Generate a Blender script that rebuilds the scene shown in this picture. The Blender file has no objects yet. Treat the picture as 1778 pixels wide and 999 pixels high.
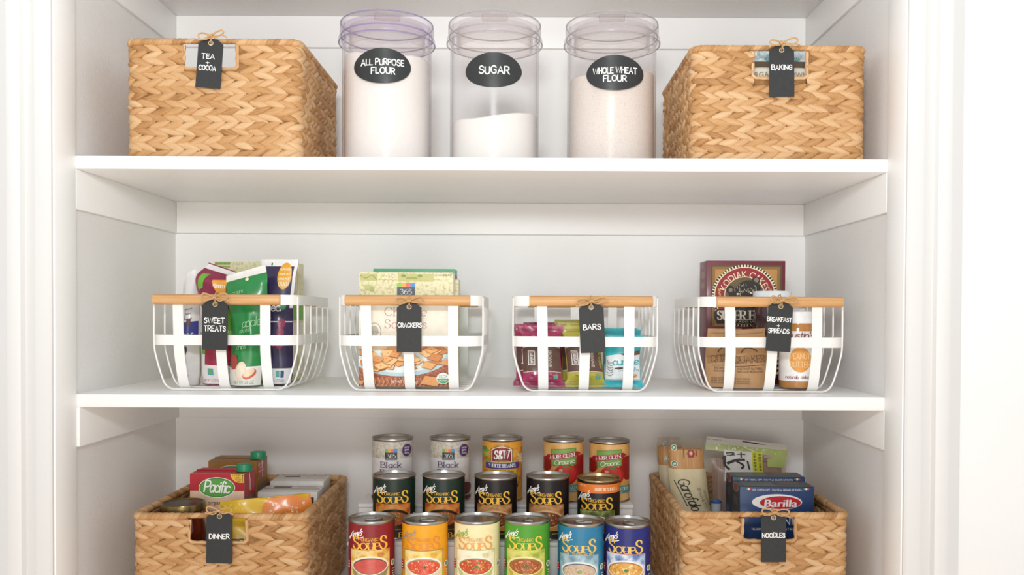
import bpy, bmesh, math, random
from mathutils import Vector, Matrix
from mathutils.geometry import tessellate_polygon
random.seed(7)
PI = math.pi
scene = bpy.context.scene
COL = scene.collection

# ------------------------------------------------------------------ camera, world, light
FPX, DIST, ZC = 1494.0, 1.41, 1.30          # focal length in pixels, distance to the shelf fronts, lens height
CX, CY = 904.04, 571.26                     # principal point (1778 x 999 frame)
TILT, ROLL = -0.0153, -0.0044
def _rot(t, r):
    ct, st = math.cos(t), math.sin(t); c, s = math.cos(r), math.sin(r)
    return Matrix(((1,0,0),(0,ct,-st),(0,st,ct))) @ Matrix(((c,0,s),(0,1,0),(-s,0,c)))
RC = _rot(TILT, ROLL)
CAM = Vector((0, -DIST, ZC))
def at(px, py, Y):
    """the point of the plane y = Y that the camera sees at a pixel"""
    d = RC @ Vector(((px-CX)/FPX, 1.0, -(py-CY)/FPX))
    k = (Y + DIST)/d.y
    return CAM + d*k
def wx(px, py, Y): return at(px, py, Y).x
def wz(px, py, Y): return at(px, py, Y).z
def mpp(Y): return (Y+DIST)/FPX

cd = bpy.data.cameras.new('camera'); cam = bpy.data.objects.new('camera', cd); COL.objects.link(cam)
cd.sensor_width = 36; cd.lens = FPX/1778*36
cd.shift_x = (889-CX)/1778; cd.shift_y = (CY-499.5)/1778
cd.clip_start = .05
m3 = Matrix((RC.col[0], RC.col[2], -RC.col[1])).transposed()
cam.matrix_world = Matrix.Translation(CAM) @ m3.to_4x4()
scene.camera = cam

w = bpy.data.worlds.new('room_light'); scene.world = w; w.use_nodes = True
w.node_tree.nodes['Background'].inputs['Color'].default_value = (.98, 1.0, 1.02, 1)
w.node_tree.nodes['Background'].inputs['Strength'].default_value = .90
def area(name, loc, target, size, power, color):
    ld = bpy.data.lights.new(name, 'AREA'); ld.shape = 'DISK'; ld.size = size; ld.energy = power; ld.color = color
    o = bpy.data.objects.new(name, ld); COL.objects.link(o); o.location = loc
    o.rotation_euler = (Vector(target)-Vector(loc)).to_track_quat('-Z', 'Y').to_euler()
    return o
area('flash_softbox', (-.06, -1.55, ZC+.40), (-.06, .2, ZC+2.5), .34, 28, (.95, .985, 1))
area('low_fill', (0, -2.1, .65), (0, .1, 1.2), 1.5, 17, (1, .91, .82))  # added warm fill low behind the camera, brightens the lower shelves
vs = scene.view_settings
vs.view_transform = 'Standard'; vs.look = 'None'; vs.gamma = 1; vs.use_curve_mapping = False
vs.exposure = -0.16
scene.cycles.max_bounces = 12; scene.cycles.diffuse_bounces = 9; scene.cycles.transparent_max_bounces = 32

# ------------------------------------------------------------------ materials
def lin(h):
    h = h.lstrip('#'); out = []
    for i in (0, 2, 4):
        c = int(h[i:i+2], 16)/255
        out.append(c/12.92 if c <= .04045 else ((c+.055)/1.055)**2.4)
    return out
_mats = {}
def mat(hexc, rough=.5, metal=0, spec=.5, vary=.06, scale=60, bump=0, bscale=400, coat=0):
    """principled material; its colour varies a little with a noise texture"""
    key = (hexc, rough, metal, spec, vary, scale, bump, bscale, coat)
    if key in _mats: return _mats[key]
    m = bpy.data.materials.new('paint_'+hexc.strip('#')); m.use_nodes = True
    nt = m.node_tree; b = nt.nodes['Principled BSDF']
    c = lin(hexc)
    b.inputs['Roughness'].default_value = rough; b.inputs['Metallic'].default_value = metal
    b.inputs['Specular IOR Level'].default_value = spec
    b.inputs['Coat Weight'].default_value = coat; b.inputs['Coat Roughness'].default_value = .12
    tc = nt.nodes.new('ShaderNodeTexCoord')
    n = nt.nodes.new('ShaderNodeTexNoise'); n.inputs['Scale'].default_value = scale; n.inputs['Detail'].default_value = 3
    nt.links.new(tc.outputs['Object'], n.inputs['Vector'])
    r = nt.nodes.new('ShaderNodeValToRGB')
    r.color_ramp.elements[0].position = .3; r.color_ramp.elements[1].position = .7
    r.color_ramp.elements[0].color = [x*(1-vary) for x in c]+[1]
    r.color_ramp.elements[1].color = [min(1, x*(1+vary)) for x in c]+[1]
    nt.links.new(n.outputs['Fac'], r.inputs['Fac']); nt.links.new(r.outputs['Color'], b.inputs['Base Color'])
    if bump:
        n2 = nt.nodes.new('ShaderNodeTexNoise'); n2.inputs['Scale'].default_value = bscale; n2.inputs['Detail'].default_value = 2
        nt.links.new(tc.outputs['Object'], n2.inputs['Vector'])
        bp = nt.nodes.new('ShaderNodeBump'); bp.inputs['Strength'].default_value = bump; bp.inputs['Distance'].default_value = .002
        nt.links.new(n2.outputs['Fac'], bp.inputs['Height']); nt.links.new(bp.outputs['Normal'], b.inputs['Normal'])
    _mats[key] = m
    return m
def mottled(name, stops, scale=90, rough=.45, detail=4, stretch=(1,1,1), coat=0):
    """printed picture ground: several colours spread by a noise texture"""
    if name in _mats: return _mats[name]
    m = bpy.data.materials.new(name); m.use_nodes = True
    nt = m.node_tree; b = nt.nodes['Principled BSDF']; b.inputs['Roughness'].default_value = rough
    b.inputs['Coat Weight'].default_value = coat
    tc = nt.nodes.new('ShaderNodeTexCoord'); mp = nt.nodes.new('ShaderNodeMapping'); mp.inputs['Scale'].default_value = stretch
    n = nt.nodes.new('ShaderNodeTexNoise'); n.inputs['Scale'].default_value = scale; n.inputs['Detail'].default_value = detail
    nt.links.new(tc.outputs['Object'], mp.inputs['Vector']); nt.links.new(mp.outputs['Vector'], n.inputs['Vector'])
    r = nt.nodes.new('ShaderNodeValToRGB'); e = r.color_ramp.elements
    while len(e) < len(stops): e.new(.5)
    for i, (p, h) in enumerate(stops):
        e[i].position = p; e[i].color = lin(h)+[1]
    nt.links.new(n.outputs['Fac'], r.inputs['Fac']); nt.links.new(r.outputs['Color'], b.inputs['Base Color'])
    _mats[name] = m
    return m
def clear_plastic(name, tint='#ffffff', edge=.55, edge_col='#d8d2d8', base=.02):
    """thin clear plastic: see-through face on, reflecting and greyer at grazing angles"""
    if name in _mats: return _mats[name]
    m = bpy.data.materials.new(name); m.use_nodes = True; nt = m.node_tree
    for n in list(nt.nodes): nt.nodes.remove(n)
    out = nt.nodes.new('ShaderNodeOutputMaterial')
    tr = nt.nodes.new('ShaderNodeBsdfTransparent'); tr.inputs['Color'].default_value = lin(tint)+[1]
    gl = nt.nodes.new('ShaderNodeBsdfGlossy'); gl.inputs['Roughness'].default_value = .24
    df = nt.nodes.new('ShaderNodeBsdfDiffuse'); df.inputs['Color'].default_value = lin(edge_col)+[1]
    lw = nt.nodes.new('ShaderNodeLayerWeight'); lw.inputs['Blend'].default_value = .5
    def curve(p, k, c):
        pw = nt.nodes.new('ShaderNodeMath'); pw.operation = 'POWER'; pw.inputs[1].default_value = p
        mu = nt.nodes.new('ShaderNodeMath'); mu.operation = 'MULTIPLY_ADD'; mu.inputs[1].default_value = k; mu.inputs[2].default_value = c
        nt.links.new(lw.outputs['Facing'], pw.inputs[0]); nt.links.new(pw.outputs[0], mu.inputs[0]); return mu.outputs[0]
    m1 = nt.nodes.new('ShaderNodeMixShader'); m2 = nt.nodes.new('ShaderNodeMixShader')
    nt.links.new(curve(6.0, min(1, edge*1.5), base), m1.inputs[0]); nt.links.new(tr.outputs[0], m1.inputs[1]); nt.links.new(df.outputs[0], m1.inputs[2])
    nt.links.new(curve(5.0, .6, .014), m2.inputs[0]); nt.links.new(m1.outputs[0], m2.inputs[1]); nt.links.new(gl.outputs[0], m2.inputs[2])
    nt.links.new(m2.outputs[0], out.inputs['Surface'])
    _mats[name] = m
    return m
def straw_material():
    m = bpy.data.materials.new('water_hyacinth'); m.use_nodes = True; nt = m.node_tree
    b = nt.nodes['Principled BSDF']; b.inputs['Roughness'].default_value = .55; b.inputs['Specular IOR Level'].default_value = .35
    g = nt.nodes.new('ShaderNodeNewGeometry'); uv = nt.nodes.new('ShaderNodeUVMap')
    mp = nt.nodes.new('ShaderNodeMapping'); mp.inputs['Scale'].default_value = (1.2, 7, 1)
    nt.links.new(uv.outputs['UV'], mp.inputs['Vector'])
    add = nt.nodes.new('ShaderNodeVectorMath'); add.operation = 'ADD'
    sc = nt.nodes.new('ShaderNodeMath'); sc.operation = 'MULTIPLY'; sc.inputs[1].default_value = 57.0
    nt.links.new(g.outputs['Random Per Island'], sc.inputs[0])
    nt.links.new(mp.outputs['Vector'], add.inputs[0]); nt.links.new(sc.outputs[0], add.inputs[1])
    n = nt.nodes.new('ShaderNodeTexNoise'); n.inputs['Scale'].default_value = 1.6; n.inputs['Detail'].default_value = 5
    nt.links.new(add.outputs[0], n.inputs['Vector'])
    mx = nt.nodes.new('ShaderNodeMath'); mx.operation = 'MULTIPLY_ADD'; mx.inputs[1].default_value = .55
    a2 = nt.nodes.new('ShaderNodeMath'); a2.operation = 'MULTIPLY'; a2.inputs[1].default_value = .45
    nt.links.new(g.outputs['Random Per Island'], a2.inputs[0])
    nt.links.new(n.outputs['Fac'], mx.inputs[0]); nt.links.new(a2.outputs[0], mx.inputs[2])
    r = nt.nodes.new('ShaderNodeValToRGB'); e = r.color_ramp.elements
    for _ in range(2): e.new(.5)
    for i, (p, h) in enumerate([(.16, '#8f6338'), (.36, '#b98a58'), (.58, '#ca9f70'), (.8, '#d8b68c')]):
        e[i].position = p; e[i].color = lin(h)+[1]
    nt.links.new(mx.outputs[0], r.inputs['Fac']); nt.links.new(r.outputs['Color'], b.inputs['Base Color'])
    bp = nt.nodes.new('ShaderNodeBump'); bp.inputs['Strength'].default_value = .35; bp.inputs['Distance'].default_value = .001
    nt.links.new(n.outputs['Fac'], bp.inputs['Height']); nt.links.new(bp.outputs['Normal'], b.inputs['Normal'])
    return m
def wood_material():
    m = bpy.data.materials.new('ash_wood'); m.use_nodes = True; nt = m.node_tree
    b = nt.nodes['Principled BSDF']; b.inputs['Roughness'].default_value = .42
    tc = nt.nodes.new('ShaderNodeTexCoord'); mp = nt.nodes.new('ShaderNodeMapping'); mp.inputs['Scale'].default_value = (7, 130, 130)
    nt.links.new(tc.outputs['Object'], mp.inputs['Vector'])
    n = nt.nodes.new('ShaderNodeTexNoise'); n.inputs['Scale'].default_value = 1.4; n.inputs['Detail'].default_value = 5
    nt.links.new(mp.outputs['Vector'], n.inputs['Vector'])
    r = nt.nodes.new('ShaderNodeValToRGB'); e = r.color_ramp.elements
    e[0].position = .3; e[0].color = lin('#c48e56')+[1]; e[1].position = .68; e[1].color = lin('#dcae79')+[1]
    nt.links.new(n.outputs['Fac'], r.inputs['Fac']); nt.links.new(r.outputs['Color'], b.inputs['Base Color'])
    return m

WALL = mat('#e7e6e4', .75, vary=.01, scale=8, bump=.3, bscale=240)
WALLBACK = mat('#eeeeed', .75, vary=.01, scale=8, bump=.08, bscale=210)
TRIM = mat('#f2f1ef', .4, vary=.01, scale=6)
SHELF = mat('#f3f2f1', .38, vary=.012, scale=7, bump=.02, bscale=300)
FLUTED = mat('#e3e2e0', .4, vary=.008, scale=5)
CASING = mat('#fbfbf9', .4, vary=.008, scale=5)
METALW = mat('#eeece8', .35, vary=.01)
TIN = mat('#b5b1ab', .28, metal=1, vary=.05, scale=40)
TINDARK = mat('#8d8882', .3, metal=1, vary=.05, scale=40)
CHALK = mat('#292a2a', .62, vary=.12, scale=150)
CHALKPEN = mat('#f6f5f1', .6)
TWINE = mat('#c49a68', .8, vary=.25, scale=900)
STRAW = straw_material(); WOOD = wood_material()
STRAWDARK = mat('#8d6437', .8, vary=.25, scale=120)

# ------------------------------------------------------------------ mesh helpers
class MB:
    def __init__(s): s.v = []; s.f = []; s.fm = []; s.mats = []; s.uv = {}
    def mi(s, m):
        if m is None: return 0
        if m not in s.mats: s.mats.append(m)
        return s.mats.index(m)
    def add(s, verts, faces, m=None, uvs=None):
        o = len(s.v); k = s.mi(m)
        s.v.extend([tuple(p) for p in verts])
        for f in faces: s.f.append([o+i for i in f]); s.fm.append(k)
        if uvs:
            for i, t in enumerate(uvs): s.uv[o+i] = t
        return s
    def box(s, c, d, m=None, bev=0, seg=2, M=None):
        bm = bmesh.new(); bmesh.ops.create_cube(bm, size=1)
        bmesh.ops.scale(bm, vec=d, verts=bm.verts)
        if bev: bmesh.ops.bevel(bm, geom=bm.edges[:], offset=bev, segments=seg, profile=.5, affect='EDGES')
        bmesh.ops.translate(bm, vec=c, verts=bm.verts)
        if M: bmesh.ops.transform(bm, matrix=M, verts=bm.verts)
        bm.verts.index_update()
        s.add([v.co for v in bm.verts], [[v.index for v in f.verts] for f in bm.faces], m); bm.free()
        return s
    def tube(s, pts, r, n=8, m=None, closed=False, flat=None):
        pts = [Vector(p) for p in pts]; N = len(pts); V = []
        up = Vector((0, 0, 1)); prev = None
        for i, p in enumerate(pts):
            a = pts[(i-1) % N] if closed or i else p; b = pts[(i+1) % N] if closed or i < N-1 else p
            t = (b-a).normalized() if (b-a).length > 1e-9 else Vector((1, 0, 0))
            if prev is None:
                x = t.cross(up)
                if x.length < .1: x = t.cross(Vector((0, 1, 0)))
            else: x = prev - t*prev.dot(t)
            x.normalize(); prev = x; y = t.cross(x)
            rr = r(i/(N-1)) if callable(r) else r
            for k in range(n):
                q = 2*PI*k/n
                V.append(p + x*math.cos(q)*rr + y*math.sin(q)*rr)
        F = []
        for i in range(N if closed else N-1):
            j = (i+1) % N
            for k in range(n):
                l = (k+1) % n; F.append([i*n+k, i*n+l, j*n+l, j*n+k])
        if not closed: F.append(list(range(n))[::-1]); F.append([(N-1)*n+k for k in range(n)])
        return s.add(V, F, m)
    def lathe(s, prof, n=48, m=None, caps=True, c=(0, 0, 0)):
        V = []; F = []; P = len(prof)
        for (r, z) in prof:
            for k in range(n):
                q = 2*PI*k/n; V.append((c[0]+r*math.cos(q), c[1]+r*math.sin(q), c[2]+z))
        for i in range(P-1):
            for k in range(n):
                l = (k+1) % n; F.append([i*n+k, i*n+l, (i+1)*n+l, (i+1)*n+k])
        if caps:
            F.append(list(range(n))[::-1]); F.append([(P-1)*n+k for k in range(n)])
        return s.add(V, F, m)
    def loft(s, rings, m=None, cap0=True, cap1=True, uvs=None):
        n = len(rings[0]); V = [p for r in rings for p in r]; F = []
        for i in range(len(rings)-1):
            for k in range(n):
                l = (k+1) % n; F.append([i*n+k, i*n+l, (i+1)*n+l, (i+1)*n+k])
        if cap0: F.append(list(range(n))[::-1])
        if cap1: F.append([(len(rings)-1)*n+k for k in range(n)])
        return s.add(V, F, m, uvs)
    def prism(s, poly, y0, y1, m=None, holes=()):
        """2D polygon in x-z, pushed from y0 to y1"""
        loops = [poly]+list(holes); flat = [p for l in loops for p in l]; n = len(flat)
        tris = tessellate_polygon([[Vector((p[0], p[1], 0)) for p in l] for l in loops])
        V = [(p[0], y0, p[1]) for p in flat]+[(p[0], y1, p[1]) for p in flat]
        F = [list(t) for t in tris]+[[n+i for i in t][::-1] for t in tris]; o = 0
        for l in loops:
            for i in range(len(l)):
                j = (i+1) % len(l); F.append([o+i, o+j, n+o+j, n+o+i])
            o += len(l)
        return s.add(V, F, m)
    def build(s, name, m=None, parent=None, loc=None, smooth=40, recalc=True):
        me = bpy.data.meshes.new(name); me.from_pydata(s.v, [], s.f)
        for x in (s.mats or [m]): me.materials.append(x)
        if s.mats: me.polygons.foreach_set('material_index', s.fm)
        if s.uv:
            L = me.uv_layers.new(name='UVMap')
            for l in me.loops: L.data[l.index].uv = s.uv.get(l.vertex_index, (0, 0))
        if recalc:
            bm = bmesh.new(); bm.from_mesh(me); bmesh.ops.recalc_face_normals(bm, faces=bm.faces); bm.to_mesh(me); bm.free()
        me.update()
        if smooth:
            me.polygons.foreach_set('use_smooth', [True]*len(me.polygons)); me.set_sharp_from_angle(angle=math.radians(smooth))
        o = bpy.data.objects.new(name, me); COL.objects.link(o)
        if parent: o.parent = parent
        if loc: o.location = loc
        return o
def tag_props(o, label, cat, group=None, kind=None):
    if label: o['label'] = label
    if cat: o['category'] = cat
    if group: o['group'] = group
    if kind: o['kind'] = kind
    return o
def thing(name, label, cat, loc, rz=0, group=None, rx=0, ry=0):
    o = bpy.data.objects.new(name, None); COL.objects.link(o); o.empty_display_size = .02
    o.rotation_mode = 'ZYX' if False else 'XYZ'
    o.location = loc; o.rotation_euler = (rx, ry, rz)
    return tag_props(o, label, cat, group)

# ------------------------------------------------------------------ lettering: one set of pen strokes, drawn as chalk, serif or script
def L(*p): return ('l', p)
def C(*p): return ('c', p)
def O_(cx, cy, rx, ry): return ('c', tuple((cx+rx*math.sin(2*PI*k/12), cy+ry*math.cos(2*PI*k/12)) for k in range(13)))
G = {
'A': (.74, [L((0,0),(.37,1),(.74,0)), L((.14,.34),(.6,.34))]),
'B': (.6, [L((0,0),(0,1)), C((0,1),(.3,1),(.5,.92),(.51,.7),(.36,.55),(0,.54)), C((0,.54),(.4,.53),(.6,.38),(.58,.13),(.38,0),(0,0))]),
'C': (.68, [C((.66,.78),(.52,.95),(.32,.99),(.1,.82),(0,.5),(.1,.18),(.32,.01),(.52,.05),(.66,.22))]),
'D': (.68, [L((0,0),(0,1)), C((0,1),(.3,1),(.58,.84),(.68,.5),(.58,.16),(.3,0),(0,0))]),
'E': (.54, [L((0,0),(0,1)), L((0,1),(.54,1)), L((0,.52),(.44,.52)), L((0,0),(.54,0))]),
'F': (.52, [L((0,0),(0,1)), L((0,1),(.52,1)), L((0,.52),(.42,.52))]),
'G': (.7, [C((.66,.8),(.52,.96),(.32,.99),(.1,.82),(0,.5),(.1,.18),(.32,.01),(.52,.03),(.66,.16)), L((.66,.12),(.66,.45),(.42,.45))]),
'H': (.66, [L((0,0),(0,1)), L((.66,0),(.66,1)), L((0,.52),(.66,.52))]),
'I': (.06, [L((.03,0),(.03,1))]),
'J': (.45, [L((.42,1),(.42,.3)), C((.42,.3),(.36,.06),(.18,0),(.02,.14))]),
'K': (.62, [L((0,0),(0,1)), L((.58,1),(0,.42)), L((.2,.6),(.62,0))]),
'L': (.5, [L((0,0),(0,1)), L((0,0),(.5,0))]),
'M': (.82, [L((0,0),(.06,1),(.41,.2),(.76,1),(.82,0))]),
'N': (.66, [L((0,0),(0,1)), L((0,1),(.66,0)), L((.66,0),(.66,1))]),
'O': (.76, [O_(.38,.5,.38,.5)]),
'P': (.56, [L((0,0),(0,1)), C((0,1),(.32,1),(.54,.9),(.54,.6),(.32,.47),(0,.47))]),
'Q': (.76, [O_(.38,.5,.38,.5), L((.45,.25),(.76,-.08))]),
'R': (.62, [L((0,0),(0,1)), C((0,1),(.32,1),(.54,.9),(.54,.62),(.32,.5),(0,.5)), L((.26,.5),(.62,0))]),
'S': (.56, [C((.52,.8),(.4,.96),(.2,.98),(.05,.82),(.1,.63),(.3,.52),(.5,.4),(.55,.2),(.38,.02),(.16,.02),(0,.2))]),
'T': (.66, [L((.33,0),(.33,1)), L((0,1),(.66,1))]),
'U': (.64, [L((0,1),(0,.34)), C((0,.34),(.1,.06),(.32,0),(.54,.06),(.64,.34)), L((.64,.34),(.64,1))]),
'V': (.7, [L((0,1),(.35,0),(.7,1))]),
'W': (1.0, [L((0,1),(.25,0),(.5,.9),(.75,0),(1,1))]),
'X': (.64, [L((0,0),(.64,1)), L((0,1),(.64,0))]),
'Y': (.66, [L((0,1),(.33,.5),(.66,1)), L((.33,.5),(.33,0))]),
'Z': (.6, [L((0,1),(.6,1),(0,0),(.6,0))]),
'+': (.5, [L((.25,.2),(.25,.75)), L((0,.48),(.5,.48))]),
'&': (.7, [C((.7,.3),(.45,.02),(.15,.02),(.02,.2),(.2,.48),(.42,.7),(.38,.95),(.2,.98),(.12,.8),(.3,.45),(.68,0))]),
"'": (.08, [L((.06,1),(.02,.75))]), '.': (.06, [L((.02,0),(.05,.04))]), '-': (.3, [L((0,.4),(.3,.4))]), '%': (.7, [L((.1,0),(.6,1)), O_(.14,.78,.13,.2), O_(.56,.22,.13,.2)]), '4': (.54, [L((.4,0),(.4,1),(0,.32),(.54,.32))]), '!': (.06, [L((.03,1),(.03,.3)), L((.03,.04),(.03,0))]),
'0': (.56, [O_(.28,.5,.28,.5)]), '1': (.3, [L((0,.8),(.18,1),(.18,0))]),
'2': (.54, [C((.02,.75),(.14,.97),(.4,.97),(.5,.72),(.3,.38),(0,0)), L((0,0),(.54,0))]),
'3': (.5, [C((.02,.86),(.2,1),(.44,.9),(.42,.62),(.2,.53)), C((.2,.53),(.48,.45),(.48,.1),(.22,0),(0,.12))]),
'5': (.5, [L((.46,1),(.08,1),(.05,.56)), C((.05,.56),(.3,.64),(.5,.42),(.42,.08),(.18,0),(0,.1))]),
'6': (.54, [C((.46,.96),(.2,.82),(.02,.45),(.08,.08),(.3,0),(.52,.16),(.48,.48),(.26,.56),(.05,.36))]),
'7': (.5, [L((0,1),(.5,1),(.16,0))]), '8': (.5, [O_(.25,.76,.2,.23), O_(.25,.27,.25,.27)]),
'9': (.54, [C((.08,.04),(.34,.18),(.52,.55),(.46,.92),(.24,1),(.02,.84),(.06,.52),(.28,.44),(.5,.64))]),
'a': (.48, [C((.44,.5),(.3,.62),(.12,.58),(0,.32),(.1,.04),(.26,.02),(.44,.2)), L((.46,.62),(.46,0))]),
'b': (.5, [L((0,1),(0,0)), C((0,.42),(.18,.62),(.42,.56),(.5,.3),(.4,.04),(.2,0),(0,.18))]),
'c': (.44, [C((.43,.5),(.3,.61),(.12,.57),(0,.31),(.1,.06),(.28,0),(.44,.12))]),
'd': (.5, [L((.5,1),(.5,0)), C((.5,.44),(.34,.62),(.12,.58),(0,.3),(.1,.04),(.3,0),(.5,.18))]),
'e': (.46, [C((.02,.33),(.45,.35),(.4,.56),(.24,.63),(.06,.5),(0,.3),(.1,.06),(.28,0),(.44,.12))]),
'f': (.34, [C((.36,.94),(.24,1),(.14,.86),(.13,.6)), L((.13,.6),(.13,0)), L((0,.6),(.3,.6))]),
'g': (.48, [C((.46,.5),(.3,.62),(.12,.58),(0,.34),(.1,.1),(.28,.06),(.46,.24)), C((.47,.6),(.46,.0),(.36,-.24),(.16,-.28),(.02,-.16))]),
'h': (.48, [L((0,1),(0,0)), C((0,.4),(.16,.6),(.38,.6),(.47,.42),(.48,0))]),
'i': (.06, [L((.03,.62),(.03,0)), L((.02,.84),(.05,.88))]),
'j': (.2, [C((.16,.62),(.16,0),(.1,-.24),(-.06,-.24)), L((.15,.84),(.18,.88))]),
'k': (.46, [L((0,1),(0,0)), L((.42,.62),(0,.24)), L((.16,.38),(.46,0))]),
'l': (.06, [L((.03,1),(.03,0))]),
'm': (.78, [L((0,.62),(0,0)), C((0,.42),(.16,.62),(.34,.58),(.39,.4),(.39,0)), C((.39,.42),(.54,.62),(.72,.58),(.77,.4),(.78,0))]),
'n': (.48, [L((0,.62),(0,0)), C((0,.4),(.16,.6),(.38,.6),(.47,.42),(.48,0))]),
'o': (.5, [O_(.25,.31,.25,.31)]),
'p': (.5, [L((0,.62),(0,-.3)), C((0,.42),(.18,.62),(.42,.56),(.5,.3),(.4,.04),(.2,0),(0,.18))]),
'q': (.5, [L((.5,.62),(.5,-.3)), C((.5,.44),(.34,.62),(.12,.58),(0,.3),(.1,.04),(.3,0),(.5,.18))]),
'r': (.32, [L((0,.62),(0,0)), C((0,.38),(.12,.58),(.24,.62),(.34,.56))]),
's': (.4, [C((.38,.5),(.26,.62),(.08,.58),(.04,.44),(.2,.34),(.38,.22),(.36,.06),(.18,0),(0,.1))]),
't': (.32, [L((.13,.9),(.13,.14)), C((.13,.14),(.2,.01),(.34,.06)), L((0,.62),(.3,.62))]),
'u': (.48, [C((0,.62),(0,.2),(.1,.02),(.28,.02),(.46,.22)), L((.47,.62),(.47,0))]),
'v': (.46, [L((0,.62),(.23,0),(.46,.62))]), 'w': (.7, [L((0,.62),(.18,0),(.35,.55),(.52,0),(.7,.62))]),
'x': (.44, [L((0,.62),(.44,0)), L((0,0),(.44,.62))]),
'y': (.46, [L((0,.62),(.23,.02)), C((.46,.62),(.24,.02),(.12,-.24),(-.04,-.26))]),
'z': (.42, [L((0,.62),(.42,.62),(0,0),(.42,0))]),
}
def smooth_pts(p, k=6):
    if len(p) < 3: return list(p)
    q = [p[0]]+list(p)+[p[-1]]; out = []
    if p[0] == p[-1]: q[0] = p[-2]; q[-1] = p[1]
    for i in range(1, len(q)-2):
        a, b, c, d = q[i-1:i+3]
        for j in range(k):
            t = j/k
            out.append(tuple(.5*((2*b[n])+(-a[n]+c[n])*t+(2*a[n]-5*b[n]+4*c[n]-d[n])*t*t+(-a[n]+3*b[n]-3*c[n]+d[n])*t**3) for n in range(len(b))))
    out.append(tuple(p[-1]))
    return out
_fontcache = {}
def sans_tris(s):
    """the built-in font as flat triangles, cap height about 0.7"""
    if s in _fontcache: return _fontcache[s]
    cu = bpy.data.curves.new('t', 'FONT'); cu.body = s; cu.resolution_u = 3
    o = bpy.data.objects.new('t', cu); COL.objects.link(o)
    dg = bpy.context.evaluated_depsgraph_get(); e = o.evaluated_get(dg); me = e.to_mesh()
    me.calc_loop_triangles()
    tr = [[(me.vertices[i].co.x, me.vertices[i].co.y) for i in t.vertices] for t in me.loop_triangles]
    e.to_mesh_clear(); bpy.data.objects.remove(o); bpy.data.curves.remove(cu)
    _fontcache[s] = tr
    return tr

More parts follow.
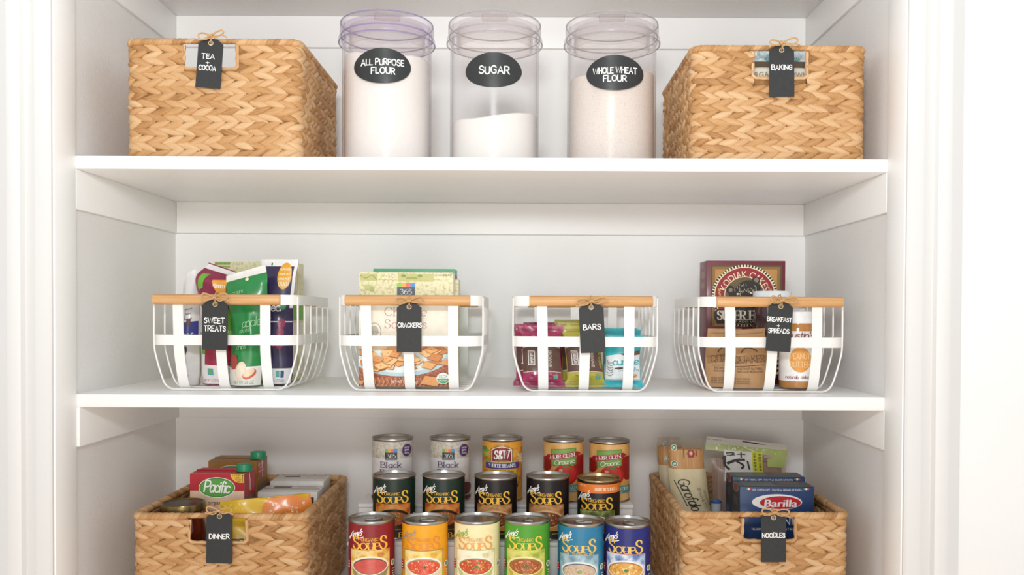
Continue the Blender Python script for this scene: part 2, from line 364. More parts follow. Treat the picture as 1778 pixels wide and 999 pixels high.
class Art:
    """flat printing, drawn in any 2D frame (y downward) and laid on a surface by mp(x, y, height)"""
    def __init__(s, mp, maxlen, dh=.00004):
        s.mp = mp; s.ml = maxlen; s.dh = dh; s.mb = MB(); s.k = 1
    def _tri(s, T, m, h):
        out = []; st = list(T); ml2 = s.ml*s.ml
        d = lambda a, b: (a[0]-b[0])**2+(a[1]-b[1])**2
        mid = lambda a, b: ((a[0]+b[0])/2, (a[1]+b[1])/2)
        while st:
            a, b, c = st.pop(); e = [d(a, b) > ml2, d(b, c) > ml2, d(c, a) > ml2]
            n = sum(e)
            if n == 0: out.append((a, b, c)); continue
            if n == 3:
                p, q, r = mid(a, b), mid(b, c), mid(c, a); st += [(a, p, r), (p, b, q), (r, q, c), (p, q, r)]
            else:
                while not e[0]: a, b, c = b, c, a; e = e[1:]+e[:1]
                if n == 1:
                    p = mid(a, b); st += [(a, p, c), (p, b, c)]
                else:
                    if not e[1]: a, b, c = c, a, b
                    p, q = mid(a, b), mid(b, c); st += [(a, p, c), (p, q, c), (p, b, q)]
        idx = {}; V = []; F = []
        for t in out:
            f = []
            for p in t:
                key = (round(p[0], 5), round(p[1], 5))
                if key not in idx: idx[key] = len(V); V.append(s.mp(p[0], p[1], h))
                f.append(idx[key])
            if len(set(f)) == 3: F.append(f)
        s.mb.add(V, F, m)
    def lay(s): s.k += 1; return s.k*s.dh
    def poly(s, pts, m, h=None):
        h = h or s.lay()
        tr = tessellate_polygon([[Vector((p[0], p[1], 0)) for p in pts]])
        s._tri([tuple(pts[i] for i in t) for t in tr], m, h); return s
    def rect(s, x0, y0, x1, y1, m, h=None): return s.poly([(x0, y0), (x1, y0), (x1, y1), (x0, y1)], m, h)
    def ell(s, cx, cy, rx, ry, m, n=28, a0=0, a1=2*PI, h=None, rot=0):
        c, q = math.cos(rot), math.sin(rot)
        P = [(rx*math.cos(a0+(a1-a0)*k/n), ry*math.sin(a0+(a1-a0)*k/n)) for k in range(n if a1-a0 > 6.28 else n+1)]
        return s.poly([(cx+x*c-y*q, cy+x*q+y*c) for x, y in P], m, h)
    def ribbon(s, pts, wd, m, h, round_=True, closed=False):
        n = len(pts); T = []
        if n < 2: return
        for i in range(n):
            a = pts[i-1] if i else (pts[-2] if closed else pts[0]); b = pts[i+1] if i < n-1 else (pts[1] if closed else pts[-1])
            dx, dy = b[0]-a[0], b[1]-a[1]; l = math.hypot(dx, dy) or 1
            w_ = wd(dx/l, dy/l) if callable(wd) else wd
            T.append(((pts[i][0]-dy/l*w_/2, pts[i][1]+dx/l*w_/2), (pts[i][0]+dy/l*w_/2, pts[i][1]-dx/l*w_/2)))
        tr = []
        for i in range(n-1):
            tr += [(T[i][0], T[i][1], T[i+1][1]), (T[i][0], T[i+1][1], T[i+1][0])]
        s._tri(tr, m, h)
        if round_ and not callable(wd):
            for i, p in enumerate((pts[0], pts[-1])): s.ell(p[0], p[1], wd/2, wd/2, m, 8, h=h+s.dh*(.04+.04*i))
    def line(s, pts, wd, m, smooth=False): s.ribbon(smooth_pts(pts) if smooth else list(pts), wd, m, s.lay(), False); return s
    def frame(s, x0, y0, x1, y1, wd, m):
        h = s.lay()
        for r in ((x0, y0, x1, y0+wd), (x0, y1-wd, x1, y1), (x0, y0+wd, x0+wd, y1-wd), (x1-wd, y0+wd, x1, y1-wd)): s.rect(*r, m, h)
        return s
    def blobs(s, n, region, size, ms, seed=1, asp=(.5, 1)):
        R = random.Random(seed); h0 = s.lay()
        cx, cy, rx, ry = region
        for i in range(n):
            a = R.random()*2*PI; q = math.sqrt(R.random())
            sz = R.uniform(*size)
            s.ell(cx+rx*q*math.cos(a), cy+ry*q*math.sin(a), sz, sz*R.uniform(*asp), R.choice(ms), 7, h=h0+i*s.dh*.04, rot=R.random()*3)
        s.k += 1+int(n*.04); return s
    def text(s, txt, cx, cy, cap, m, style='chalk', w=None, bold=.14, slant=0, rot=0, gap=None, jit=0, arc=0, seed=3):
        """centred at cx, cy; cap = capital height; w = full width"""
        R = random.Random(seed); h = s.lay()
        if style == 'sans':
            tr = sans_tris(txt)
            if not tr: return s
            xs = [p[0] for t in tr for p in t]; x0, x1 = min(xs), max(xs)
            k = cap/.7; kx = (w/(x1-x0)) if w else k
            f = lambda p: ((p[0]-(x0+x1)/2)*kx, (p[1]-.35)*k)
            parts = [('t', [tuple(f(p) for p in t) for t in tr])]
        else:
            gap = gap if gap is not None else {'chalk': .2, 'serif': .17, 'script': .08}[style]
            x = 0; strokes = []
            for ch in txt:
                if ch == ' ': x += .42; continue
                small = ch.startswith('~')
                gw, st = G[ch]; dy = R.uniform(-jit, jit); sc = 1+R.uniform(-jit, jit)
                ad = gap
                for kind, p in st:
                    P = [(x+a*sc, b*sc+dy) for a, b in p]
                    strokes.append((ch, kind, smooth_pts(P) if kind == 'c' else P))
                x += gw*sc+ad
                if style == 'serif' and ch in 'IilN': x += .1
            tot = x-gap; kx = (w/tot) if w else cap
            f = lambda p: ((p[0]-tot/2)*kx, (p[1]-.5)*cap)
            parts = [('s', [(c_, k_, [f(p) for p in P]) for c_, k_, P in strokes])]
        ca, sa = math.cos(rot), math.sin(rot)
        def place(p):
            x, y = p[0]+slant*p[1], p[1]
            if arc:
                q = x/arc; x, y = (arc+y)*math.sin(q), (arc+y)*math.cos(q)-arc
            return (cx+x*ca-y*sa, cy-(x*sa+y*ca))
        for kind, data in parts:
            if kind == 't': s._tri([tuple(place(p) for p in t) for t in data], m, h); continue
            for c_, k_, P in data:
                h += s.dh*.1; Q = []
                for a, b in zip(P, P[1:]):
                    Q += [tuple(a[n]+(b[n]-a[n])*j/3 for n in range(2)) for j in range(3)] if arc else [a]
                Q.append(P[-1]); Q = [place(p) for p in Q]
                if style == 'serif':
                    thick = bold*cap; thin = thick*.42
                    s.ribbon(Q, lambda dx, dy: thin+(thick-thin)*abs(dy)**1.3, m, h, False)
                    if k_ == 'l':
                        for e, o in ((P[0], P[1]), (P[-1], P[-2])):
                            if abs(e[1]-o[1]) > .3*cap:
                                sw = thick*1.25
                                s.ribbon([place((e[0]-sw, e[1])), place((e[0]+sw, e[1]))], thin, m, h, False)
                            elif abs(e[0]-o[0]) > .3*cap*.5 and abs(e[1]-o[1]) < .02*cap and c_ in 'EFTLZ':
                                s.ribbon([place((e[0], e[1]-.1*cap)), place((e[0], e[1]+.1*cap))], thin, m, h, False)
                    elif c_ in 'SCGs':
                        for e in (P[0], P[-1]):
                            if c_ in 'Ss' or e[1] > 0: s.ribbon([place((e[0], e[1]-.11*cap)), place((e[0], e[1]+.11*cap))], thin, m, h, False)
                else: s.ribbon(Q, bold*cap, m, h, True)
        return s
    def build(s, name, parent, label=None):
        o = s.mb.build(name, None, parent, smooth=0, recalc=False)
        if label: o['label'] = label
        return o
def front_map(frame, w, h, y):
    """frame (x0, y0, x1, y1) in drawing pixels = the face's left, top, right, bottom"""
    x0, y0, x1, y1 = frame
    return lambda px, py, o: (-w/2+min(1, max(0, (px-x0)/(x1-x0)))*w, y-o, h*min(1, max(0, 1-(py-y0)/(y1-y0))))

# ------------------------------------------------------------------ the closet
JL, JR = -.7276, .5972
WL, WR, DEP = JL-.006, JR+.006, .4196
ZA, ZAb = ZC+.2585, ZC+.237
ZB, ZBb = ZC-.1319, ZC-.1533
ZT, ZTb = ZA+.3917, ZAb+.3917
ZCs, ZCb = ZB-.3917, ZBb-.3917
def struct(name, mb, m, **k):
    o = mb.build(name, m, **k); o['kind'] = 'structure'; return o
def slab(x0, x1, y0, y1, z0, z1, bev=0): return MB().box(((x0+x1)/2, (y0+y1)/2, (z0+z1)/2), (x1-x0, y1-y0, z1-z0), bev=bev)
struct('wall_back', slab(WL-.05, WR+.05, DEP, DEP+.05, 0, 2.3), WALLBACK)
struct('wall_left', slab(WL-.05, WL, -.02, DEP, 0, 2.3), WALL)
struct('wall_right', slab(WR, WR+.05, -.02, DEP, 0, 2.3), WALL)
WF = -.055
struct('wall_front_right', slab(JR+.0005, 3, WF, WF+.03, 0, 2.3), mat('#f0f0ef', .75, vary=.01, scale=8))
struct('wall_front_left', slab(-3, JL-.0005, WF, WF+.03, 0, 2.3), mat('#f0f0ef', .75, vary=.01, scale=8))
struct('floor', slab(-3, 3, -4, DEP, -.05, 0), mat('#e3cdb6', .5, vary=.05, scale=12))
n_trim = [0]
def trim(mb, m=TRIM):
    n_trim[0] += 1; return struct('trim_%d' % n_trim[0], mb, m)
# door jamb and the fluted casing on both sides
prof = [(0, 0), (0, .016), (.003, .019), (.023, .019), (.026, .0178), (.042, .0085), (.045, .0085), (.047, .019), (.049, .0205), (.066, .0205), (.069, .0190), (.090, .0060), (.092, .005), (.092, 0)]
for sgn, x in ((1, JR), (-1, JL)):
    trim(slab(min(x, x+sgn*.016), max(x, x+sgn*.016), -.066, 0, 0, 2.3, .0015), CASING)
    P = [(x+sgn*(a+.002), WF-b) for a, b in prof]; n = len(P)
    V = [(a, b, 0) for a, b in P]+[(a, b, 2.3) for a, b in P]
    trim(MB().add(V, [[i, (i+1) % n, n+(i+1) % n, n+i] for i in range(n)]+[list(range(n))[::-1], list(range(n, 2*n))]), FLUTED)
# cleats under every shelf
CT, CH = .0105, .0655
for zb in (ZTb, ZAb, ZBb, ZCb):
    cl = CT if zb == ZBb else .0063
    trim(slab(WL, WL+cl, .0, DEP, zb-CH, zb, .001))
    trim(slab(WR-.0063, WR, .0, DEP, zb-CH, zb, .001))
    trim(slab(WL+cl, WR-.0063, DEP-CT, DEP, zb-CH, zb, .001))
for nm, z0, z1, lab in (('shelf', ZTb, ZT, 'white shelf board at the very top edge, seen from below'),
                        ('shelf', ZAb, ZA, 'white shelf board carrying the clear canisters and two woven bins'),
                        ('shelf', ZBb, ZB, 'white shelf board carrying the four white wire baskets'),
                        ('shelf', ZCb, ZCs, 'lowest white shelf board, under the tiered rack of cans')):
    tag_props(slab(WL, WR, 0.0, DEP, z0, z1, .0012).build(nm, SHELF), lab, 'shelf', 'white closet shelves')
# ------------------------------------------------------------------ woven bins
def rr_path(W, D, r):
    """rounded rectangle, counter-clockwise from the front left; returns total length and a function s -> (x, y, nx, ny)"""
    hw, hd = W/2, D/2; q = PI*r/2
    segs = [('l', (-hw+r, 0), (1, 0), W-2*r), ('a', (hw-r, r), -PI/2, q), ('l', (hw, r), (0, 1), D-2*r), ('a', (hw-r, D-r), 0, q),
            ('l', (hw-r, D), (-1, 0), W-2*r), ('a', (-hw+r, D-r), PI/2, q), ('l', (-hw, D-r), (0, -1), D-2*r), ('a', (-hw+r, r), PI, q)]
    tot = sum(g[3] for g in segs)
    def f(s):
        s %= tot
        for k, a, b, ln in segs:
            if s <= ln+1e-12:
                if k == 'l': return a[0]+b[0]*s, a[1]+b[1]*s, b[1], -b[0]
                t = b+s/r; return a[0]+r*math.cos(t), a[1]+r*math.sin(t), math.cos(t), math.sin(t)
            s -= ln
    return tot, f
def woven_bin(label, W, D, H, loc, hole, seed, flare=0.0, rz=0):
    """hole = (x0, x1, z0) of the hand hold in the front, open up to the rim"""
    R = random.Random(seed)
    t = thing('woven_basket', label, 'basket', loc, rz, 'woven storage bins')
    r = .016; tot, path = rr_path(W, D, r)
    z_top = H-.011
    def P(s, z, h):
        x, y, nx, ny = path(s); k = flare*(z/H)
        cx, cy = x, y-D/2
        return (cx*(1+k)+nx*h, D/2+cy*(1+k)+ny*h, z)
    front_s = lambda x: x+W/2-r           # arc length on the front face
    hs0, hs1, hz = front_s(hole[0])-.001, front_s(hole[1])+.001, hole[2]-.001
    mb = MB()
    nrow = 8; bh = (z_top-.004)/nrow; pitch = tot/round(tot/.0232); n = round(tot/pitch)
    NT, NQ = 7, 8
    for row in range(nrow):
        off = R.random()*pitch
        for up in (0, 1):
            zc = .004+bh*(row+(.74 if up else .26))
            for i in range(n):
                s0 = i*pitch+off+R.uniform(-.0022, .0022); zz = zc+R.uniform(-.0012, .0012)
                ln = pitch*1.95*R.uniform(.92, 1.14); wd = bh*.60*R.uniform(.9, 1.12)
                ang = (-.31 if up else .31)+R.uniform(-.08, .08)
                th = .0046*R.uniform(.85, 1.2); tl = .0022
                if zz > hz-.006 and hs0 < s0+pitch*.15 and s0-pitch*.15 < hs1: continue
                clip = zz > hz-.008 and (hs0-ln/2 < s0 < hs1+ln/2)
                rings = []; uvs = []
                for a in range(NT):
                    q = -1+2*a/(NT-1)
                    b = wd/2*max(.05, (1-q)**.62*(1+q)**.55)
                    hh = th*max(.1, (1-q*q)**.45)
                    ring = []
                    for c in range(NQ):
                        p = 2*PI*c/NQ
                        u = q*ln/2; v = math.cos(p)*b + (1-q*q)*wd*.10*(1 if up else -1)
                        us = u*math.cos(ang)-v*math.sin(ang); vs_ = u*math.sin(ang)+v*math.cos(ang)
                        ss = s0+us
                        if clip:
                            if s0 < (hs0+hs1)/2: ss = min(ss, hs0+.001)
                            else: ss = max(ss, hs1-.001)
                        ring.append(P(ss, max(.001, min(z_top+.003, zz+vs_)), math.sin(p)*hh*(.85 if math.sin(p) < 0 else 1)+tl*q))
                        uvs.append((q*.5+R.random()*.001, math.cos(p)*.5))
                    rings.append(ring)
                mb.loft(rings, STRAW, uvs=uvs)
    mb.build('woven_body', STRAW, t, smooth=70, recalc=False)
    # thin core the strands are plaited on, with the hand hold left open
    k = MB(); N = 160; S = sorted(set([tot*i/N for i in range(N)]+[hs0, hs1])); Z = [.002, hz, z_top]
    for i in range(len(S)):
        a, b = S[i], S[(i+1) % len(S)]+(tot if i == len(S)-1 else 0)
        for z0, z1 in zip(Z, Z[1:]):
            if z0 >= hz-1e-9 and a >= hs0-1e-9 and b <= hs1+1e-9: continue
            V = [P(s, z, h) for h in (-.0008, .0008) for s, z in ((a, z0), (b, z0), (b, z1), (a, z1))]
            k.add(V, [[3,2,1,0], [4,5,6,7], [0,1,5,4], [1,2,6,5], [2,3,7,6], [3,0,4,7]], STRAWDARK)
    k.build('core', STRAWDARK, t, smooth=0)
    MB().box((0, D/2, .004), (W-.004, D-.004, .006), STRAWDARK, .001).build('base', STRAWDARK, t)
    # rim wound with strands
    rb = MB(); M_ = int(tot/.011)
    for i in range(M_):
        s0 = tot*i/M_; big = .0072 if not (hs0-.01 < s0 < hs1+.01) else .0052
        rings = []; uvs = []
        for a in range(6):
            q = -1+2*a/5; ring = []
            for c in range(8):
                p = 2*PI*c/8; rr = big*(1.0-.28*q*q)*R.uniform(.96, 1.04)
                ring.append(P(s0+q*.0105+math.sin(p)*.004, H-big*.9+math.sin(p)*rr*.95, math.cos(p)*rr)); uvs.append((math.cos(p)*.3, q*.5))
            rings.append(ring)
        rb.loft(rings, STRAW, uvs=uvs)
    rb.build('rim', STRAW, t, smooth=70, recalc=False)
    # bound edge of the hand hold
    eb = MB(); pts = [(hs0, z_top), (hs0-.001, hz+.004), (hs0+.004, hz), ((hs0+hs1)/2, hz-.001), (hs1-.004, hz), (hs1+.001, hz+.004), (hs1, z_top)]
    dens = []
    for a, b in zip(pts, pts[1:]):
        m_ = max(1, int(math.hypot(b[0]-a[0], b[1]-a[1])/.004))
        dens += [(a[0]+(b[0]-a[0])*j/m_, a[1]+(b[1]-a[1])*j/m_) for j in range(m_)]
    dens.append(pts[-1])
    eb.tube([P(s, z, .001+R.uniform(-.0006, .0006)) for s, z in dens], lambda q: .0030+.0005*math.sin(q*60), 8, STRAW)
    eb.build('hand_hold_edge', STRAW, t)
    return t
YF = .03
def bin_at(label, fl, fr, ytop, zbase, D, hole_px, seed, yf=YF, flare=0.0):
    """front face from pixel fl to pixel fr, top at pixel ytop"""
    mid = (fl+fr)/2
    a, b = at(fl, 170, yf), at(fr, 170, yf)
    H = wz(mid, ytop, yf)-zbase
    cx = (a.x+b.x)/2
    hx0, hx1 = at(hole_px[0], hole_px[2], yf).x-cx, at(hole_px[1], hole_px[2], yf).x-cx
    hz = wz(mid, hole_px[2], yf)-zbase
    return woven_bin(label, b.x-a.x, D, H, (cx, yf, zbase), (hx0, hx1, hz), seed, flare), cx, H
bin_at('empty woven bin on the top shelf with a tea and cocoa tag', 222, 518, 67, ZA, .29, (321, 411, 119), 11)
bin_at('woven bin on the top shelf with a baking tag', 1205, 1500, 79, ZA, .30, (1308, 1399, 135), 12)
bin_at('woven bin with a dinner tag, full of cartons and jars', 231, 528, 891, ZCs, .345, (331, 428, 941), 13)
bin_at('woven bin with a noodles tag, full of pasta packs', 1193, 1478, 889, ZCs, .365, (1290, 1379, 938), 14)

# ------------------------------------------------------------------ chalk tags on twine
def bow(mb, c, sx, tilt, seed):
    """a twine bow round c = (x, y, z): two loops, two tails, a knot"""
    R = random.Random(seed); x, y, z = c; j = lambda: R.uniform(-.0015, .0015)
    ct, st = math.cos(tilt), math.sin(tilt)
    def p(a, b, d=0): return (x+a*ct-b*st, y+d, z+a*st+b*ct)
    for sg, ln, ht in ((-1, sx*R.uniform(.85, 1), .010), (1, sx*R.uniform(.95, 1.15), .009)):
        loop = [p(0, 0), p(sg*ln*.45, ht*.55+j(), -.003), p(sg*ln*.9, ht*.7+j(), -.004), p(sg*ln, ht*.1, -.004), p(sg*ln*.75, -ht*.35+j(), -.003), p(sg*ln*.35, -ht*.15, -.002), p(0, 0)]
        mb.tube(smooth_pts([tuple(q) for q in loop], 5), .0013, 6, TWINE)
        tail = [p(0, 0, -.001), p(sg*ln*.4, -.004+j(), -.003), p(sg*ln*.8, -.003+j(), -.004), p(sg*ln*1.15, -.008+.006*R.random(), -.004)]
        mb.tube(smooth_pts(tail, 5), .0012, 6, TWINE)
    mb.tube([p(-.0035, -.001, -.003), p(0, .001, -.0045), p(.0035, .0, -.003)], .0022, 8, TWINE)
def chalk_tag(label, px, y0, y1, wpx, rot, Y, lines, seed, bw=.021, bt=.05, knot_dy=-3, ring=.010):
    """px, y0 = top centre of the card, y1 = its bottom, in photo pixels; rot in radians (positive leans its foot left)"""
    k = mpp(Y); Wd, Hh = wpx*k, (y1-y0)*k
    top = at(px, y0, Y)
    t = thing('chalkboard_tag', label, 'tag', top, 0, 'chalkboard tags hung on the baskets', ry=rot)
    hw = Wd/2; ch = Wd*.24
    outer = [(-hw, -Hh), (hw, -Hh), (hw, -ch*.85), (hw-ch, 0), (-hw+ch, 0), (-hw, -ch*.85)]
    hole = [(.0032*math.cos(2*PI*i/16), -Wd*.17+.0032*math.sin(2*PI*i/16)) for i in range(16)]
    MB().prism(outer, -.0008, .0008, CHALK, [hole]).build('card', CHALK, t, smooth=0)
    hz = -Wd*.17
    eb = MB().tube([(.0036*math.cos(2*PI*i/20), -.0010, hz+.0036*math.sin(2*PI*i/20)) for i in range(20)], .0006, 6, mat('#d8c5a4', .5), closed=True)
    eb.build('eyelet', None, t)
    a = Art(lambda x, y, h: (x-0.0, -.0009-h, -y), .02)
    for txt, lx, ly, cap, wd in lines:      # pixel offsets from the top centre
        a.text(txt, lx*k, ly*k, cap*k, CHALKPEN, 'chalk', w=wd*k, bold=.17, jit=.05, seed=seed)
    a.build('lettering', t)
    tb = MB(); kz = -knot_dy*k
    tb.tube(smooth_pts([(0, .0005, hz+.001), (.0004, -.0035, hz+.003), (.001, -.004, (hz+kz)/2), (.0006, -.005, kz)], 4), .0010, 6, TWINE)
    tb.tube(smooth_pts([(0, -.0002, hz), (-.0006, .0022, hz+.003), (-.0008, .003, (hz+kz)/2+.002), (-.0006, -.003, kz)], 4), .0010, 6, TWINE)
    bow(tb, (0, -.0045, kz), bw, bt, seed)
    # loop round the rail behind the knot
    tb.tube([(.0008*math.sin(5*q), -.003+ring*(1-math.cos(q)), kz+ring*.9*math.sin(q)) for q in [2*PI*i/24 for i in range(24)]], .0009, 6, TWINE, closed=True)
    tb.build('twine', TWINE, t)
    return t
TY = YF-.011
chalk_tag('black chalk tag lettered TEA + COCOA', 367, 68, 152, 43, .075, TY, [('TEA', -3, 30, 8, 22), ('+', -3, 41, 7, 6), ('COCOA', -3, 50, 8, 29)], 1, bt=.28, ring=.007)
chalk_tag('black chalk tag lettered BAKING', 1357, 80, 167, 43, -.015, TY, [('BAKING', 0, 37, 8, 35)], 2, bt=.06, ring=.007)
chalk_tag('black chalk tag lettered DINNER', 381.5, 889, 979, 45, .012, TY, [('DINNER', 0, 43, 8, 35)], 3, bt=0, ring=.007)
chalk_tag('black chalk tag lettered NOODLES', 1343, 892, 977, 43, -.01, TY, [('NOODLES', 0, 38, 8, 39)], 4, bt=-.05, bw=.024, ring=.007)

# ------------------------------------------------------------------ clear canisters
CLEAR = clear_plastic('clear_plastic')
CLEARLID = clear_plastic('clear_lid_plastic', tint='#fdfcfd', edge=.4, edge_col='#d6d2d3', base=.008)
CLEARLID2 = clear_plastic('violet_tinted_lid_plastic', tint='#fcfafd', edge=.45, edge_col='#c4bbd6', base=.01)
FROST = clear_plastic('milky_seal_plastic', tint='#fbf9f8', edge=.35, edge_col='#dcd6d2', base=.07)
LABELBLK = mat('#2b2c2c', .35, vary=.08, scale=120)
RINGGREY = clear_plastic('grey_ring_plastic', edge=.3, edge_col='#b9b3b4', base=.5)
RINGVIOLET = clear_plastic('violet_ring_plastic', edge=.3, edge_col='#9c8fbd', base=.55)
def canister(label, cxp, seed, lines, lab_px, lidmat, ringmat=RINGGREY):
    Y = .15; k = mpp(Y); r = 76.2*k; x = wx(cxp, 200, Y)
    H = .245; t = thing('canister', label, 'canister', (x, Y, ZA), -math.asin(x/math.hypot(x, Y+DIST)), 'clear dry food canisters')
    MB().lathe([(r-.006, 0), (r-.0015, .0008), (r, .004), (r, H-.03), (r*.985, H-.02), (r*.97, H-.016), (r*.97, H), (r*.955, H), (r*.955, H-.018), (r-.003, H-.032), (r-.003, .006), (r-.008, .004)], 72).build('body', CLEAR, t)
    rl = 82*k; zl = H-.018
    l = MB().lathe([(rl-.004, zl+.004), (r*.985, zl), (rl, zl), (rl+.0012, zl+.002), (rl, zl+.010), (rl-.001, zl+.013), (rl-.002, zl+.0145), (rl-.002, zl+.034), (rl-.004, zl+.0365), (rl-.009, zl+.0365), (rl-.011, zl+.031), (.002, zl+.031), (.002, zl+.0285), (rl-.006, zl+.0285), (rl-.004, zl+.015), (rl-.004, zl+.004)], 72, caps=False)
    lo = l.build('lid', lidmat, t)
    MB().lathe([(rl*.80, zl+.028), (rl*.80, zl-.008), (rl*.77, zl-.008), (rl*.77, zl+.028)], 64, caps=False).build('plug_seal', FROST, lo)
    MB().lathe([(rl*.94, zl+.0125), (rl*.94, zl+.0145), (rl-.003, zl+.0145), (rl-.003, zl+.0125)], 72, caps=False).build('gasket', ringmat, lo)
    MB().tube([((rl-.0035)*math.cos(2*PI*i/72), (rl-.0035)*math.sin(2*PI*i/72), zl+.0362) for i in range(72)], .0011, 6, ringmat, closed=True).build('rim_bead', ringmat, lo)
    MB().tube([(rl*math.cos(2*PI*i/72), rl*math.sin(2*PI*i/72), zl+.001) for i in range(72)], .0010, 6, ringmat, closed=True).build('skirt_bead', ringmat, lo)
    MB().box((0, -rl*.72, zl+.031), (.045, .022, .008), None, .003, 3).build('latch', FROST, lo)
    px, py, wp, hp = lab_px
    zc = wz(px, py, Y-r)-ZA; u0 = (px-cxp)/76.2
    R_ = r+.0003
    def mp(u, v, h):
        u = max(-.98, min(.98, u)); a = math.asin(u); return ((R_+h)*math.sin(a), -(R_+h)*math.cos(a), zc-v*r)
    a = Art(mp, .05)
    a.ell(u0, 0, wp/152.4, hp/152.4, LABELBLK, 48)
    for txt, dx, dy, cap, wd in lines: a.text(txt, u0+dx/76.2, dy/76.2, cap/76.2, CHALKPEN, 'chalk', w=wd/76.2, bold=.17, jit=.05, seed=seed)
    a.build('oval_label', t)
    return t, x, Y, r
def fill(name, label, c, top, m, seed):
    """dry goods inside a canister: top(a, q) gives the height at angle a, radius share q"""
    t, x, Y, r = c; R = r-.0042; n = 48; R_ = random.Random(seed)
    rings = [[(R*.97*math.cos(2*PI*k/n), R*.97*math.sin(2*PI*k/n), 0) for k in range(n)], [(R*math.cos(2*PI*k/n), R*math.sin(2*PI*k/n), .004) for k in range(n)]]
    for q in (1, .97, .85, .7, .5, .3, .12):
        rings.append([(R*q*math.cos(2*PI*k/n), R*q*math.sin(2*PI*k/n), top(2*PI*k/n, q)+R_.uniform(-.0006, .0006)-(.002 if q == 1 else 0)) for k in range(n)])
    o = MB().loft(rings).build(name, m, None, (x, Y, ZA+.0048))
    return tag_props(o, label, name.replace('_', ' '), None, 'stuff')
c1 = canister('clear canister labelled all purpose flour, beside the tea bin', 672, 1, [('ALL PURPOSE', 0, -6, 9.6, 69), ('FLOUR', 1, 8, 10, 38)], (664.5, 113.7, 93, 58), CLEARLID2, RINGVIOLET)
c2 = canister('middle clear canister, labelled sugar', 858.5, 2, [('SUGAR', 1, 0, 11.8, 49)], (857, 121.3, 93, 58), CLEARLID)
c3 = canister('clear canister labelled whole wheat flour, beside the baking bin', 1061.5, 3, [('WHOLE WHEAT', 0, -4, 9.6, 71), ('FLOUR', 0, 9, 9.6, 37)], (1067, 126, 94, 58), CLEARLID)
def topz(py): return wz(880, py, .15-.075)-ZA-.0048
fill('flour', 'fine white flour nearly filling its canister', c1, lambda a, q: topz(93)+(.010*math.cos(a)**2-.004*math.cos(a)+.0012*math.sin(7*a))*q+(1-q)*.012, mat('#e4ddd7', .9, vary=.02, scale=150), 1)
fill('sugar', 'white sugar heaped in the bottom of the middle canister', c2, lambda a, q: topz(200)+(.009*math.cos(a)**2+.008*math.cos(a)+.0012*math.sin(4*a))*q, mat('#e2ddd7', .85, vary=.02, scale=500), 2)
fill('wheat_flour', 'speckled beige flour in the right canister', c3, lambda a, q: topz(124)+(.009*math.cos(a)**2+.005*math.cos(a))*q+(1-q)*.01, mottled('speckled_flour', [(.27, '#b39c88'), (.37, '#d6cac0'), (.7, '#ddd2c9')], 700, .9, 2), 3)

# ------------------------------------------------------------------ wire baskets
def wire_basket(label, fl, fr, hl, hr, rz=0):
    Yf = .05; k = mpp(Yf)
    xa, xb = wx(fl, 523, Yf), wx(fr, 523, Yf); W = xb-xa; D = .275; H = .1655; cx = (xa+xb)/2
    t = thing('wire_basket', label, 'basket', (cx, Yf, ZB), rz, 'white wire baskets with wooden handles')
    r = .032; zm = .0815; bh = .0172
    def loop(z0, z1, g, th=.0016):
        V = []; tot, f = rr_path(W-2*g, D-2*g, r); N = 96
        for i in range(N):
            x, y, nx, ny = f(tot*i/N)
            for (o, z) in ((0, z0), (0, z1), (-th, z1), (-th, z0)): V.append((x+nx*o, y+g+ny*o, z))
        F = [[i*4+c, ((i+1) % N)*4+c, ((i+1) % N)*4+(c+1) % 4, i*4+(c+1) % 4] for i in range(N) for c in range(4)]
        return MB().add(V, F, METALW)
    loop(H-bh, H, 0).build('rim', METALW, t)
    loop(zm-.002, zm-.002+bh, .0008).build('middle_band', METALW, t)
    prof = [(.001, H-.004), (.001, zm), (.0050, zm-.026), (.0115, .032), (.0185, .013), (.026, .0048), (.034, .0018)]
    sp = smooth_pts(prof, 4)
    for sx in (-.0755, -.002, .0725):
        path = [(i+.0018, z) for i, z in sp]; path = path+[(D-i, z) for i, z in path[::-1]]
        wv = .0087; V = []; n = len(path)
        for i, (y, z) in enumerate(path):
            a = path[max(0, i-1)]; b = path[min(n-1, i+1)]; dy, dz = b[0]-a[0], b[1]-a[1]; l = math.hypot(dy, dz); ny, nz = -dz/l*.0007, dy/l*.0007
            q = sx+(.004*(1-z/H) if sx < -.01 else -.0 if sx < .01 else .001)
            V += [(q-wv, y+ny, z+nz), (q+wv, y+ny, z+nz), (q+wv, y-ny, z-nz), (q-wv, y-ny, z-nz)]
        F = [[i*4+c, (i+1)*4+c, (i+1)*4+(c+1) % 4, i*4+(c+1) % 4] for i in range(n-1) for c in range(4)]+[[3, 2, 1, 0], [n*4-4, n*4-3, n*4-2, n*4-1]]
        MB().add(V, F, METALW).build('strap', METALW, t)
    for yy in (.022, .067, .113, .160, .206, .252):
        path = [(-W/2+i+.001, yy, z+.0008) for i, z in sp]; path = path+[(-x, y, z) for x, y, z in path[::-1]]
        MB().tube(path, .0016, 8, METALW).build('side_wire', METALW, t)
    kx0, kx1 = (hl-fl)*k-W/2, (hr-fl)*k-W/2
    for yy in (.0, D):
        hnd = MB(); hh = .0089; n = 16
        rings = []
        for q, sc in ((kx0, .93), (kx0+.0012, 1), (kx1-.0012, 1), (kx1, .93)):
            rings.append([(q, yy+.0085*sc*math.cos(2*PI*c/n)*1.0, H-bh/2+hh*sc*math.sin(2*PI*c/n)) for c in range(n)])
        hnd.loft(rings, WOOD).build('handle', WOOD, t)
    return t, cx
wb1, b1 = wire_basket('white wire basket of pouches, hung with the sweet treats tag', 256, 513, 266.5, 487)
